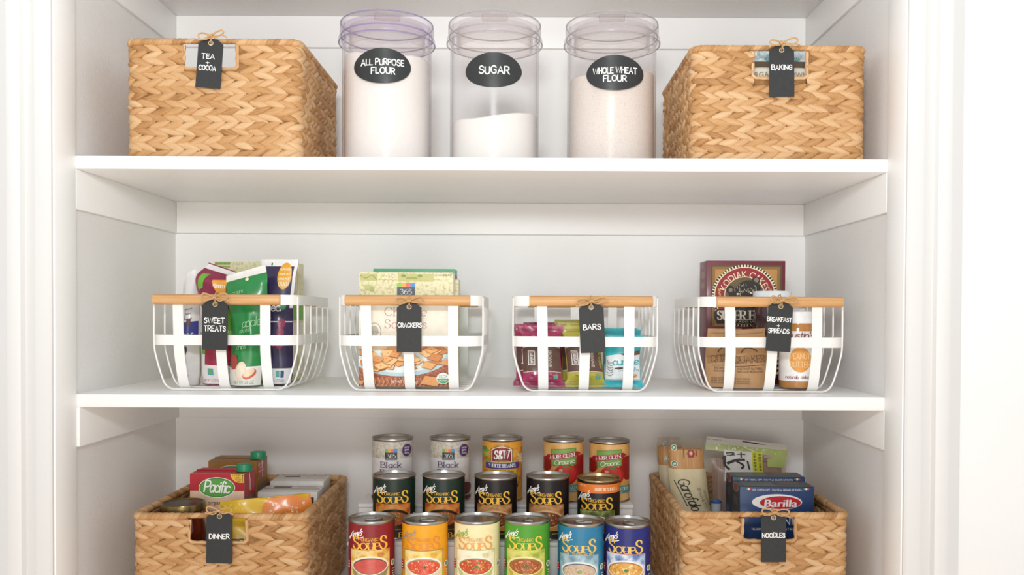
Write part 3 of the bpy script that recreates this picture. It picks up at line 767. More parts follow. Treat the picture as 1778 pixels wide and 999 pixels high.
wb2, b2 = wire_basket('white wire basket of cracker boxes, hung with the crackers tag', 583.5, 839.5, 599.5, 816.5)
wb3, b3 = wire_basket('white wire basket of snack bars, hung with the bars tag', 889, 1147, 919, 1133)
wb4, b4 = wire_basket('white wire basket of jars and oat packs, hung with the breakfast tag', 1216, 1473.5, 1244, 1462.5)
TB = .05-.0105
chalk_tag('black chalk tag lettered SWEET TREATS', 374, 521, 608, 44, .015, TB, [('SWEET', -1, 36, 8.6, 35), ('TREATS', 0, 50, 8.6, 37)], 5, ring=.011)
chalk_tag('black chalk tag lettered CRACKERS', 710.5, 526, 612, 43, 0, TB, [('CRACKERS', 1, 39, 7.6, 41)], 6, ring=.011)
chalk_tag('black chalk tag lettered BARS', 1026, 527, 613, 43, -.05, TB, [('BARS', 0, 41, 9, 30)], 7, bw=.026, bt=.08, ring=.011)
chalk_tag('black chalk tag lettered BREAKFAST + SPREADS', 1356, 525, 611, 43, .055, TB, [('BREAKFAST', -1, 30, 7.2, 42), ('+', -2, 41, 7, 5), ('SPREADS', -1, 50, 7.4, 36)], 8, ring=.011)
# ------------------------------------------------------------------ makers for cartons, pouches, bars, jars and cans
def carton(name, label, cat, fl, fr, ytop, yf, zb, D, col, rz=0, group=None, rough=.42, flaps=True, spread=0):
    """box whose front face runs from pixel fl to fr and whose top front edge is at pixel ytop"""
    mid = (fl+fr)/2; a, b = wx(fl, ytop, yf), wx(fr, ytop, yf); W = b-a; H = wz(mid, ytop, yf)-zb
    t = thing(name, label, cat, ((a+b)/2, yf, zb), rz, group)
    m = mat(col, rough, coat=.15)
    mb = MB().box((0, D/2, H/2), (W, D, H), m, .0012)
    mb.build('carton_body', m, t)
    if flaps:
        dk = mat('#4a4238', .8)
        MB().box((0, D*.5, H+.0002), (W-.006, .0008, .0006), dk).build('lid_seam', dk, t)
    return t, W, D, H
def side_map(frame, W, D, H, sgn):
    x0, y0, x1, y1 = frame
    if sgn < 0: return lambda px, py, o: (-W/2-o, D-(px-x0)/(x1-x0)*D, H*(1-(py-y0)/(y1-y0)))
    return lambda px, py, o: (W/2+o, (px-x0)/(x1-x0)*D, H*(1-(py-y0)/(y1-y0)))
def top_map(frame, W, D, H):
    x0, y0, x1, y1 = frame
    return lambda px, py, o: (-W/2+(px-x0)/(x1-x0)*W, D*(1-(py-y0)/(y1-y0)), H+o)
def lerp_tab(tab, v):
    if v <= tab[0][0]: return tab[0][1]
    for (a, p), (b, q) in zip(tab, tab[1:]):
        if v <= b: t = (v-a)/(b-a); t = t*t*(3-2*t); return p+(q-p)*t
    return tab[-1][1]
class Pouch:
    """soft pack: width, thickness, sideways and forward shift tabled over its height; crinkled"""
    def __init__(s, H, Wt, Tt, Xt=((0, 0),), Yt=((0, 0),), seed=1, crinkle=.0012, tilt_top=0, roundness=2.4):
        s.H, s.W, s.T, s.X, s.Y = H, Wt, Tt, Xt, Yt; s.seed = seed; s.cr = crinkle; s.tt = tilt_top; s.rn = roundness
        R = random.Random(seed); s.w = [(R.uniform(2, 7), R.uniform(4, 13), R.uniform(0, 6.3), R.uniform(.3, 1)) for _ in range(6)]
    def wr(s, u, v): return s.cr*sum(a[3]*math.sin(a[0]*u+a[1]*v*2+a[2]) for a in s.w)*.45
    def pt(s, u, v, side, o=0):
        hw = lerp_tab(s.W, v)/2; th = lerp_tab(s.T, v)
        prof = max(0, 1-abs(u)**s.rn)
        edge = min(1, (1-abs(u))*4)
        y = lerp_tab(s.Y, v)+side*th/2*prof+s.wr(u, v)*edge*(1 if side < 0 else -1)*.9
        z = s.H*v + s.tt*u*v
        return (u*hw+lerp_tab(s.X, v), y-o, z)
    def build(s, name, m, parent, nu=40, nv=64, zig=0):
        rings = []
        for j in range(nv+1):
            v = j/nv
            ring = [s.pt(-1+2*i/nu, v, -1) for i in range(nu+1)]+[s.pt(1-2*i/nu, v, 1) for i in range(1, nu)]
            rings.append(ring)
        mb = MB(); mb.loft(rings, m); return mb.build(name, m, parent, smooth=60)
    def build_inner(s, name, m, parent, us=.9, vmax=.9, inset=.0016, nu=24, nv=24):
        mb = MB(); rings = []
        for j in range(nv+1):
            v = .012+(vmax-.012)*j/nv
            rings.append([s.pt(us*(-1+2*i/nu), v, -1, -inset) for i in range(nu+1)]+[s.pt(us*(1-2*i/nu), v, 1, inset) for i in range(1, nu)])
        mb.loft(rings, m); return mb.build(name, m, parent, smooth=60)
    def map(s, frame):
        x0, y0, x1, y1 = frame
        return lambda px, py, o: s.pt(max(-.995, min(.995, -1+2*(px-x0)/(x1-x0))), max(0, min(1, 1-(py-y0)/(y1-y0))), -1, o+.0004)
def jar_map(r, zc, k):
    """front-on drawing pixels, k metres per pixel, centred on the jar's front"""
    def f(x, y, h):
        u = max(-.985, min(.985, x*k/r)); a = math.asin(u); return ((r+h)*math.sin(a), -(r+h)*math.cos(a), zc-y*k)
    return f
def face_cam(x, y): return -math.asin(x/math.hypot(x, y+DIST))

WHITEP = mat('#f4f2ee', .5); CREAM = mat('#efe3bf', .5); GOLDTXT = mat('#f3bb3e', .5); BLACKP = mat('#242222', .5)
DARKRED = mat('#8e1f2a', .45); GREENP = mat('#2f8f4a', .45); LEAF = mat('#6fae3a', .5); ORANGEP = mat('#e8792c', .5)
NAVY = mat('#2b2c63', .45); PURPLE = mat('#4d2a66', .5); SILVER = mat('#d9d7d3', .4)
BASEZ = ZB+.0068

# ------------------------------------------------------------------ sweet treats basket
GB = '#d8cfa4'
def cracker_box_art(t, W, D, H, frame, seed):
    a = Art(front_map(frame, W, H, 0), 60)
    x0, y0, x1, y1 = frame; R = random.Random(seed)
    band = mottled('botanical_print', [(.3, '#a9ad6a'), (.45, '#d9d2a6'), (.62, '#e2dcb9'), (.75, '#b9b27e')], 160, .45, 5)
    a.rect(x0, y0, x1, y0+(y1-y0)*.36, band)
    return a
t, W, D, H = carton('cracker_box', 'beige and green cracker box standing behind the green pouch, the nearer of two', 'box', 372, 506, 454.5, .205, BASEZ, .042, GB, rz=0, group='boxes behind the sweet treats')
a = cracker_box_art(t, W, D, H, (492, 100, 1455, 1900), 1)
a.rect(500, 108, 690, 190, mat('#8ea85a', .5)); a.rect(505, 150, 690, 165, mat('#d9d2a6', .5)); a.text('TASTE', 770, 128, 34, mat('#9a9a6a', .5), 'serif', w=170)
for i in range(7): a.ell(520+i*26, 128+8*(i % 2), 12, 6, mat('#6f9440', .5), 10)
a.build('printed_front', t)
a = Art(side_map((0, 0, 100, 420), W, D, H, 1), 60)
a.rect(6, 40, 94, 150, mottled('botanical_print', [], 0)); a.rect(6, 150, 94, 205, LEAF); a.rect(6, 215, 94, 400, mat('#e9e4d4', .5)); a.build('printed_side', t)
t, W, D, H = carton('cracker_box', 'beige and green cracker box behind its twin, rearmost in the pouch basket', 'box', 381, 519, 457, .254, BASEZ, .036, GB, rz=0, group='boxes behind the sweet treats')
a = Art(side_map((0, 0, 100, 420), W, D, H, 1), 60)
a.rect(6, 40, 94, 150, mottled('botanical_print', [], 0)); a.rect(6, 150, 94, 205, LEAF); a.rect(6, 215, 94, 400, mat('#e9e4d4', .5)); a.build('printed_side', t)

def soft(name, label, cat, cxp, y0, y1, Y, W, T, col, X=((0, 0),), Yt=((0, 0),), seed=1, rz=0, group=None, rough=.32, crinkle=.0014, tilt=0, part='pack', zb=None, rn=2.4, coat=.2):
    """widths W tabled in photo pixels over the height share"""
    k = mpp(Y); zb = BASEZ if zb is None else zb
    H = wz(cxp, y0, Y)-zb
    t = thing(name, label, cat, (wx(cxp, y1, Y), Y, zb), rz, group)
    p = Pouch(H, [(v, q*k) for v, q in W], T, [(v, q*k) for v, q in X], Yt, seed, crinkle, tilt*k, rn)
    p.build(part, mat(col, rough, coat=coat), t)
    return t, p
# grey-white pouch seen nearly from its edge
t, p = soft('snack_pouch', 'grey-white pouch with a navy band, at the left end of its basket', 'pouch', 331, 472, 672, .128, [(0, 30), (.1, 34), (.6, 35), (.9, 26), (1, 22)], [(0, .052), (.3, .050), (.75, .03), (1, .002)], '#dcdad8', seed=4, rz=-.12, crinkle=.001, tilt=5, group='pouches of sweet treats')
a = Art(p.map((0, 0, 100, 200)), 4, .0001)
a.rect(3, 90, 97, 125, mat('#3b4186', .4)); a.text('LAVORS', 44, 114, 9, WHITEP, 'sans', w=82)
a.text('E', 62, 76, 17, BLACKP, 'serif', w=30); a.rect(56, 84, 74, 98, mat('#5b4038', .5))
a.rect(3, 125, 97, 128, WHITEP); a.blobs(14, (45, 160, 32, 30), (8, 15), [mat('#3d3836', .4), mat('#4b4542', .4), mat('#2c2827', .4)], 3, (.6, .9))
a.build('printed_front', t)
# raspberry pouch with a flopped top
t, p = soft('snack_pouch', 'raspberry-red apple chip pouch with a flopped top, behind the sweet treats tag', 'pouch', 379, 463, 676, .128, [(0, 52), (.1, 56), (.6, 54), (.8, 60), (.9, 58), (1, 48)], [(0, .030), (.35, .030), (.72, .024), (.86, .030), (.96, .008), (1, .002)], '#8c2247', X=((0, 0), (.6, -1), (.85, -8), (1, 2)), Yt=((0, 0), (.7, .0), (.88, -.006), (1, .016)), seed=8, crinkle=.0018, tilt=-8, group='pouches of sweet treats')
a = Art(p.map((0, 0, 60, 213)), 4, .0001)
a.rect(.5, 2, 59.5, 10, mat('#e6e2e2', .35)); a.poly([(8, 18), (22, 16), (16, 42), (6, 48)], LEAF)
a.poly([(34, 24), (57, 18), (54, 44), (40, 48)], mat('#e3a03a', .4)); a.text('CRUNCH', 45, 33, 6, WHITEP, 'script', w=17, rot=.15)
a.rect(46, 74, 58, 128, LEAF); a.text('APPLE', 52, 116, 6, WHITEP, 'sans', w=11)
a.text('apple', 20, 110, 12, WHITEP, 'script', w=26, slant=.15)
a.poly([(1, 128), (16, 130), (10, 178), (1, 176)], LEAF); a.rect(.5, 160, 59.5, 211, mat('#e9e4e2', .4)); a.poly([(12, 128), (59.5, 128), (59.5, 178), (8, 178)], mat('#98203f', .4))
a.rect(44, 150, 59.5, 168, mat('#b22d47', .4)); a.rect(15, 184, 27, 196, mat('#5aa7b5', .5)); a.ell(21, 189, 4, 3.4, LEAF)
a.text('NET WT 2.1 OZ (60g)', 24, 205, 4.5, mat('#c05a6a', .5), 'sans', w=36)
for i in range(4): a.text('non gmo certified', 47, 172+i*6, 3, mat('#c05a6a', .5), 'sans', w=20)
a.build('printed_front', t)
# green pouch
t, p = soft('snack_pouch', 'green apple chip pouch with apple slices printed at its foot', 'pouch', 427, 469, 677, .108, [(0, 54), (.1, 56), (.55, 56), (.8, 70), (.92, 72), (1, 70)], [(0, .036), (.3, .034), (.75, .020), (.92, .010), (1, .002)], '#1f8440', X=((0, 0), (.6, 3), (.85, 0), (1, -4)), Yt=((0, 0), (.85, .006), (1, .014)), seed=15, crinkle=.0016, tilt=10, group='pouches of sweet treats')
a = Art(p.map((0, 0, 64, 208)), 4, .0001)
a.rect(.5, 0, 63.5, 13, mat('#e8e5df', .35)); a.ell(34, 17, 2.6, 3, mat('#e6e3b0', .5)); a.text('organic', 20, 36, 7, mat('#7fc08a', .4), 'script', w=20); a.text('crunchy', 21, 47, 5, mat('#7fc08a', .4), 'script', w=19)
a.text('apple', 42, 95, 16, mat('#a9d4a4', .4), 'script', w=34, bold=.07); a.text('slices', 30, 108, 8, mat('#7fc08a', .4), 'script', w=20)
a.rect(.8, 119, 63.2, 121, mat('#cfe3cc', .4)); a.text('chips', 26, 137, 8, mat('#8fd09a', .4), 'script', w=18)
a.rect(.8, 174, 63.2, 207, mat('#e9e6e0', .4))
a.poly([(3, 160), (8, 150), (17, 152), (21, 164), (16, 178), (6, 178)], mat('#b3453f', .4)); a.ell(27, 181, 11, 17, mat('#efd9c0', .4), rot=.2); a.ell(27, 181, 7, 12, mat('#f4e6d2', .4), rot=.2)
a.ell(44, 187, 13, 8, mat('#d8674b', .4), rot=-.5); a.ell(43, 185, 11, 6, mat('#f2d8b4', .4), rot=-.5)
a.text('NET WT 2.8 OZ', 33, 201, 6, mat('#8aa878', .5), 'sans', w=40)
a.build('printed_front', t)
# navy pouch
t, p = soft('snack_pouch', 'navy cherry pouch with a yellow oval and white top edge', 'pouch', 482, 450, 679, .148, [(0, 48), (.1, 54), (.6, 58), (.85, 62), (1, 66)], [(0, .034), (.3, .034), (.75, .022), (.94, .008), (1, .002)], '#34294f', X=((0, 0), (.6, -3), (1, 1)), Yt=((0, 0), (.85, .004), (1, .012)), seed=21, crinkle=.0012, group='pouches of sweet treats')
a = Art(p.map((0, 0, 70, 229)), 4, .0001)
a.rect(.4, 0, 69.6, 13, mat('#e9e7e6', .35)); a.rect(64, 12, 69.6, 90, mat('#e4e2e4', .35)); a.ell(22, 9, 1.6, 3, GREENP)
a.ell(49, 31, 13, 25, mat('#e3a531', .4), 36)
for i, s_ in enumerate(('naturally', 'sweet and', 'dried fruit')): a.text(s_, 49, 18+i*9, 5, CREAM, 'script', w=20)
a.text('CRUNCH', 49, 46, 7, CREAM, 'script', w=18)
a.text('dried', 28, 88, 15, mat('#d9d4dc', .4), 'script', w=40); a.ell(52, 87, 6, 7, mat('#2f8a55', .4)); a.text('tart', 20, 104, 9, mat('#8c82a0', .4), 'script', w=18)
a.rect(.6, 114, 69.4, 116.2, mat('#cfcbd6', .4))
CH_ = [mat('#7b2440', .35), mat('#93304f', .35), mat('#5d1a33', .35)]
for (cx_, cy_) in ((50, 118), (48, 134), (36, 152), (26, 148), (46, 156), (14, 144)): a.ell(cx_, cy_, 7.5, 9, CH_[1], 16); a.blobs(9, (cx_, cy_, 6, 7), (1.2, 2.4), CH_, int(cx_), (.6, 1))
a.poly([(1, 132), (14, 138), (24, 160), (12, 200), (1, 200)], LEAF); a.poly([(1, 146), (9, 152), (14, 168), (6, 196), (1, 196)], mat('#4f8f2f', .4))
a.rect(.6, 200, 69.4, 228, mat('#e5e3e4', .4)); a.rect(38, 204, 46, 216, mat('#4aa0ae', .5)); a.rect(48, 204, 55, 217, mat('#31507f', .5)); a.ell(42, 209, 2.6, 3, LEAF)
a.text('NET WT 2.1 OZ (60g)', 36, 222, 5, mat('#77707e', .5), 'sans', w=42); a.build('printed_front', t)

# ------------------------------------------------------------------ cracker basket
t, W, D, H = carton('cracker_box', 'cracker box with a photo of square crackers, right behind the front straps', 'box', 623.5, 787, 473, .088, BASEZ, .038, '#ece4cf', group='boxes in the crackers basket')
fx = (205, 127, 830, 935)
a = Art(front_map(fx, W, H, 0), 70)
PRINT2 = mottled('leafy_print', [(.28, '#9fa35d'), (.42, '#cfc68f'), (.55, '#e3dbb6'), (.72, '#d8cfa2')], 190, .4, 6)
a.rect(206, 128, 829, 345, PRINT2)
a.rect(212, 138, 325, 188, mat('#b9b878', .5)); a.line([(214, 150), (250, 170), (290, 150), (322, 180)], 5, mat('#7f9142', .5), True)
a.text('TASTE', 398, 152, 18, mat('#9c955c', .5), 'serif', w=110); a.line([(340, 182), (355, 176), (370, 186), (385, 176), (400, 186), (415, 176), (430, 186), (450, 178)], 4, mat('#a39c62', .5))
a.rect(462, 138, 700, 192, mat('#bdb877', .5)); a.ell(500, 152, 16, 10, mat('#7f9142', .5)); a.ell(610, 152, 16, 10, mat('#7f9142', .5)); a.ell(555, 168, 40, 8, mat('#93a052', .5))
for i in range(26): a.rect(705+i*3.2, 140, 706.4+i*3.2, 154, mat('#aaa46c', .5))
a.text('ENJOY', 795, 146, 14, mat('#8c864f', .5), 'serif', w=56); a.text('BEST', 236, 255, 12, mat('#a39c62', .5), 'serif', w=46); a.ell(270, 235, 28, 20, mat('#b7bb78', .5)); a.ell(290, 245, 16, 14, mat('#a9b06a', .5))
for i, c_ in enumerate(('#8fbf4d', '#e9a84a', '#e06f4a', '#4f8fd0')): a.rect(458+i*29.5, 203, 458+(i+1)*29.5, 232, mat(c_, .45))
a.rect(458, 232, 576, 350, mat('#4d5560', .45)); a.text('365', 517, 264, 36, WHITEP, 'serif', w=76, bold=.1)
a.rect(206, 345, 829, 362, LEAF); a.rect(206, 362, 829, 648, mat('#f1ead9', .45))
a.text('Cheese', 515, 404, 62, mat('#c78f92', .5), 'serif', w=275, bold=.11); a.text('Squares', 515, 490, 62, mat('#c78f92', .5), 'serif', w=275, bold=.11)
a.ell(308, 545, 46, 62, mat('#8d8a80', .5)); a.ell(308, 545, 42, 58, mat('#f1ead9', .45)); a.ell(308, 545, 28, 40, mat('#b9b5a8', .5)); a.text('ORGANIC', 312, 545, 12, mat('#6d6a62', .5), 'sans', w=80, arc=70)
a.text('BAKED SNACK CRACKERS WITH CHEDDAR', 515, 628, 10, mat('#6d5a52', .5), 'sans', w=280)
a.rect(206, 640, 829, 932, mottled('basket_cloth', [(.3, '#7b3a28'), (.5, '#a85a38'), (.7, '#c47a4c')], 260, .45, 3))
for i in range(22):
    a.line([(215+i*28, 930), (235+i*28, 900), (222+i*28, 870)], 5, mat('#d8a070', .5))
a.ell(480, 690, 340, 170, mat('#b8d2d8', .4), a0=-.3, a1=PI+.3); a.ell(470, 684, 318, 150, mat('#dfeaea', .4), a0=-.3, a1=PI+.3); a.rect(206, 640, 829, 672, mat('#e7cda6', .45))
CRK = [mat('#e2a663', .45), mat('#d99655', .45), mat('#ecbd82', .45), mat('#c9803f', .45)]; R = random.Random(5)
for i in range(46):
    cx_, cy_ = R.uniform(235, 745), R.uniform(655, 800)
    if ((cx_-470)/300)**2+((cy_-690)/130)**2 > 1 and cy_ > 700: continue
    an = R.uniform(-.6, .9); s_ = R.uniform(34, 56)
    q = [(cx_+s_*math.cos(an+PI/4+k*PI/2)*(1.15), cy_+s_*.62*math.sin(an+PI/4+k*PI/2)) for k in range(4)]
    q = [(min(826, max(208, x)), min(930, max(642, y))) for x, y in q]
    a.poly([(x+3, y+5) for x, y in q], mat('#a0612c', .5)); a.poly(q, R.choice(CRK)); a.ell(cx_, cy_, 5, 3, mat('#b9743a', .5), 8)
for (cx_, cy_, s_, an) in ((690, 890, 70, .3), (790, 760, 40, .6), (215, 900, 30, .2)):
    q = [(min(826, max(208, cx_+s_*1.2*math.cos(an+PI/4+k*PI/2))), min(930, max(642, cy_+s_*.6*math.sin(an+PI/4+k*PI/2)))) for k in range(4)]
    a.poly(q, CRK[1]); a.ell(cx_, cy_, 5, 3, CRK[3], 8)
a.ell(768, 872, 44, 40, WHITEP); a.ell(768, 872, 40, 36, mat('#3d9a5c', .45), a0=0, a1=PI); a.text('USDA', 768, 858, 20, mat('#2f8a4f', .5), 'sans', w=58); a.text('ORGANIC', 768, 886, 12, WHITEP, 'sans', w=60)
a.text('NET WT 7 OZ (198g)', 512, 896, 22, WHITEP, 'sans', w=172)
a.build('printed_front', t)
a = Art(top_map((0, 0, 100, 30), W, D, H), 60); a.rect(1, 1, 99, 29, mat('#e6dfc0', .45)); a.build('printed_top', t)
t, W, D, H = carton('cracker_box', 'shorter beige cracker box peeping out right of the front box', 'box', 640, 797, 485, .132, BASEZ, .036, '#cfc6a0', group='boxes in the crackers basket')
a = Art(front_map((0, 0, 100, 120), W, H, 0), 60); a.rect(1, 1, 99, 30, mottled('leafy_print', [], 0)); a.rect(1, 44, 99, 49, LEAF); a.build('printed_front', t)
t, W, D, H = carton('cracker_box', 'tall green-topped cracker box, rearmost in the crackers basket', 'box', 648, 790.5, 467, .175, BASEZ, .05, '#5aa780', group='boxes in the crackers basket')
a = Art(top_map((0, 0, 100, 40), W, D, H), 60); a.rect(2, 2, 98, 34, mat('#9d92a6', .45)); a.build('printed_top', t)
a = Art(side_map((0, 0, 100, 400), W, D, H, 1), 80); a.rect(4, 20, 96, 398, mat('#6f5a86', .45)); a.build('printed_side', t)

# ------------------------------------------------------------------ snack bars
def snack_bar(label, group, cxp, y0, y1, Y, wpx, col, rz, lean, seed, art, mid='#5d4338', bulge=.022, tx=0):
    k = mpp(Y); zb = BASEZ; H = wz(cxp, y0, Y)-zb
    t = thing('snack_bar', label, 'bar', (wx(cxp, y1, Y), Y, zb), rz, group, ry=lean)
    p = Pouch(H, [(0, wpx*k*1.10), (.06, wpx*k*1.08), (.14, wpx*k*.94), (.5, wpx*k*.9), (.86, wpx*k*.94), (.93, wpx*k*1.06), (1, wpx*k*1.08)],
              [(0, .0012), (.07, .0016), (.2, bulge), (.5, bulge*1.05), (.8, bulge), (.93, .0016), (1, .0012)], ((0, 0), (1, tx*k)), ((0, 0), (1, .004)), seed, .0012, 0, 3.0)
    p.build('wrapper', mat(col, .3, coat=.3), t, 32, 56)
    # serrated crimped ends
    for v0, sg in ((0, -1), (1, 1)):
        n = 22; hw = wpx*k*1.08/2; z = H*v0; y = lerp_tab(p.Y, v0); xs = lerp_tab(p.X, v0)
        poly = [(-hw+xs, z-sg*.002)]+[(-hw+xs+2*hw*i/(2*n), z+(sg*.0016 if i % 2 else 0)+sg*.0002) for i in range(2*n+1)]+[(hw+xs, z-sg*.002)]
        poly = [(x_, max(.0004, z_)) for x_, z_ in poly]
        MB().prism(poly, y-.0009, y+.0009, mat(col, .3, coat=.3)).build('crimped_end', None, t, smooth=0)
    a = Art(p.map((0, 0, 100, 180)), 6, .00008); art(a); a.build('printed_front', t)
    return t
def art_brown(main, dot, cap2, deep):
    def f(a):
        for i in range(3): a.rect(1, 8+i*3.2, 99, 9.4+i*3.2, deep); a.rect(1, 164+i*4, 99, 165.6+i*4, deep)
        for (x_, y_) in ((20, 48), (44, 40), (72, 46), (88, 38), (30, 30), (60, 28), (22, 152), (48, 146), (70, 152), (86, 144)): a.ell(x_, y_, 5, 5, dot, 14)
        a.poly([(1.2, 62), (20, 57), (50, 55), (80, 57), (98.8, 62), (98.8, 138), (80, 134), (50, 132), (20, 134), (1.2, 138)], mat('#d7cdbf', .4))
        a.poly([(1.2, 64), (20, 59), (50, 57), (80, 59), (98.8, 64), (98.8, 136), (80, 132), (50, 130), (20, 132), (1.2, 136)], mat('#5f4439', .35))
        a.frame(14, 72, 32, 114, 1.6, WHITEP); a.text('LARABAR', 23, 93, 9, WHITEP, 'sans', w=34, rot=-PI/2)
        a.text('fruit and nut bar', 44, 95, 5, mat('#b8a79c', .4), 'sans', w=56, rot=-PI/2)
        a.text('CHOC CHIP', 58, 95, 9, WHITEP, 'sans', w=58, rot=-PI/2); a.text('BROWNIE', 72, 95, 9, mat('#d8c9ba', .4), 'sans', w=50, rot=-PI/2)
        if cap2: a.text(cap2, 93, 98, 6, mat('#cfc14a', .4), 'sans', w=54, rot=-PI/2)
        a.rect(78, 142, 90, 156, mat('#5aa0b8', .4)); a.ell(84, 148, 4, 4.5, LEAF); a.text('NET WT 1.6 OZ', 42, 144, 4, BLACKP, 'sans', w=40)
    return f
PK = art_brown(None, mat('#b5667a', .35), None, mat('#6e1f3a', .4)); OLV = art_brown(None, mat('#b4ac4e', .35), 'TASTES GREAT', mat('#8e8a36', .4))
snack_bar('front raspberry-pink snack bar with a brown label', 'pink snack bars', 942, 567, 677, .098, 72, '#a62f5a', -.05, 0, 3, PK, tx=-3)
snack_bar('raspberry-pink snack bar half hidden at the left end of the bars', 'pink snack bars', 929, 564, 676, .130, 70, '#a02c55', .1, 0, 5, PK, tx=-2)
snack_bar('raspberry-pink snack bar standing behind the other two pink ones', 'pink snack bars', 943, 561, 674, .180, 64, '#7d2145', .03, 0, 6, PK, tx=0)
snack_bar('front olive-yellow snack bar with a brown label, behind the bars tag', 'olive snack bars', 1017, 567, 677.5, .100, 68, '#b8ad3f', .04, 0, 9, OLV, tx=-8)
snack_bar('middle olive-yellow snack bar, left edge showing past the front one', 'olive snack bars', 1006, 562, 676, .131, 64, '#b3a83e', -.04, 0, 10, OLV, tx=-4)
snack_bar('rearmost olive-yellow snack bar with a silver crimped top', 'olive snack bars', 998, 556.5, 675, .162, 66, '#aca43c', 0, 0, 11, OLV, tx=0)
def art_tq(a):
    a.rect(1, 2, 99, 12, mat('#2f9aa5', .35))
    a.poly([(1.5, 70), (30, 64), (98.5, 58), (98.5, 152), (60, 156), (1.5, 150)], mat('#dde3e4', .35)); a.poly([(40, 62), (98.5, 50), (98.5, 64), (60, 72)], mat('#6b5145', .4))
    a.text('curate', 58, 88, 24, mat('#2aa3ad', .4), 'script', w=74, rot=.04); a.line([(30, 98), (90, 94)], 1.4, mat('#8aa5a9', .4))
    a.text('DARK', 74, 112, 7, mat('#3b8c93', .4), 'sans', w=30); a.text('CHOCOLATE', 66, 120, 7, mat('#3b8c93', .4), 'sans', w=62)
    for i in range(6): a.line([(4, 84+i*10), (10+i % 2*4, 94+i*9), (22, 92+i*8)], 1.6, mat('#5b5552', .4), True)
    a.ell(38, 112, 13, 3.6, mat('#4a352d', .4), rot=-.1); a.ell(80, 138, 12, 6, mat('#d9b48e', .4), rot=-.4); a.ell(84, 140, 6, 4, mat('#c48a5e', .4), rot=-.4)
    a.rect(1.5, 152, 98.5, 154, mat('#bfc9cb', .4))
snack_bar('front turquoise and silver snack bar, right of the olive ones', 'turquoise snack bars', 1081, 584, 677, .099, 66, '#27b3bd', -.06, 0, 13, art_tq)
snack_bar('middle turquoise snack bar standing behind the front one', 'turquoise snack bars', 1078, 574, 676, .131, 66, '#25a9b4', .08, 0, 14, art_tq)
snack_bar('rearmost turquoise snack bar, right edge showing past the front two', 'turquoise snack bars', 1074, 571, 675, .180, 60, '#29b0ba', -.10, 0, 16, art_tq)

# ------------------------------------------------------------------ breakfast basket
t, W, D, H = carton('pancake_mix_box', 'tall maroon pancake mix box with a round bear crest', 'box', 1227, 1364, 453, .226, BASEZ, .062, '#6d2530', rz=-.0)
fx = (290, 50, 822, 920)
a = Art(front_map(fx, W, H, 0), 40)
TANK = mat('#a5793f', .5); REDK = mat('#97242f', .45); OLK = mat('#5b4d2e', .5)
a.rect(318, 82, 796, 520, OLK); a.rect(330, 94, 784, 520, mat('#8d6a35', .5)); a.rect(348, 112, 766, 520, mat('#b98a4b', .5))
def disc(cx_, cy_, r_, m): a.ell(cx_, cy_, r_, r_, m, 56)
disc(548, 300, 222, BLACKP)
for i in range(64):
    q = 2*PI*i/64; a.poly([(548+206*math.cos(q-.022), 300+206*math.sin(q-.022)), (548+222*math.cos(q-.022), 300+222*math.sin(q-.022)), (548+222*math.cos(q+.022), 300+222*math.sin(q+.022)), (548+206*math.cos(q+.022), 300+206*math.sin(q+.022))], CREAM, h=a.k*a.dh+.00004)
a.k += 2
disc(548, 300, 206, CREAM); disc(548, 300, 200, REDK); disc(548, 300, 138, CREAM); disc(548, 300, 133, mat('#6a5a38', .5))
a.text('KODIAK CAKES', 548, 146, 46, CREAM, 'sans', w=400, arc=154)
for sx in (-1, 1):
    for i in range(5): a.ell(548+sx*(172-3*i), 262+i*26, 7, 15, mat('#c79a52', .5), 10, rot=sx*.5)
BK = mat('#2b2522', .5)
a.ell(545, 320, 108, 92, BK); a.ell(450, 258, 28, 30, BK); a.ell(622, 190, 28, 28, BK); a.ell(625, 188, 17, 17, mat('#8d7a66', .5)); a.ell(452, 260, 14, 15, mat('#8d7a66', .5)); a.ell(575, 250, 80, 60, BK); a.ell(540, 345, 52, 44, mat('#54463b', .5)); a.ell(536, 330, 22, 15, BK); a.ell(500, 288, 8, 7, CREAM); a.ell(590, 280, 8, 7, CREAM)
R = random.Random(3)
for i in range(60):
    q = R.random()*6.28; rr = R.uniform(.35, .95); x_, y_ = 555+100*rr*math.cos(q), 290+86*rr*math.sin(q)
    a.line([(x_, y_), (x_+R.uniform(-12, 12), y_+R.uniform(8, 20))], 3, mat('#cbbfa8', .5))
a.poly([(338, 420), (360, 396), (760, 396), (780, 420), (770, 480), (740, 498), (360, 498), (345, 470)], BK); a.text('SUPER FRUIT', 558, 440, 62, mat('#d9cdb8', .5), 'serif', w=390, bold=.2)
a.text('JUST ADD WATER', 560, 486, 12, CREAM, 'sans', w=260)
a.build('printed_front', t)
a = Art(side_map((228, 50, 290, 920), W, D, H, -1), 40); a.rect(236, 100, 282, 300, mat('#7d4048', .45)); a.ell(259, 150, 16, 30, mat('#8f6a62', .45)); a.ell(259, 225, 16, 26, mat('#8f6a62', .45)); a.build('printed_side', t)
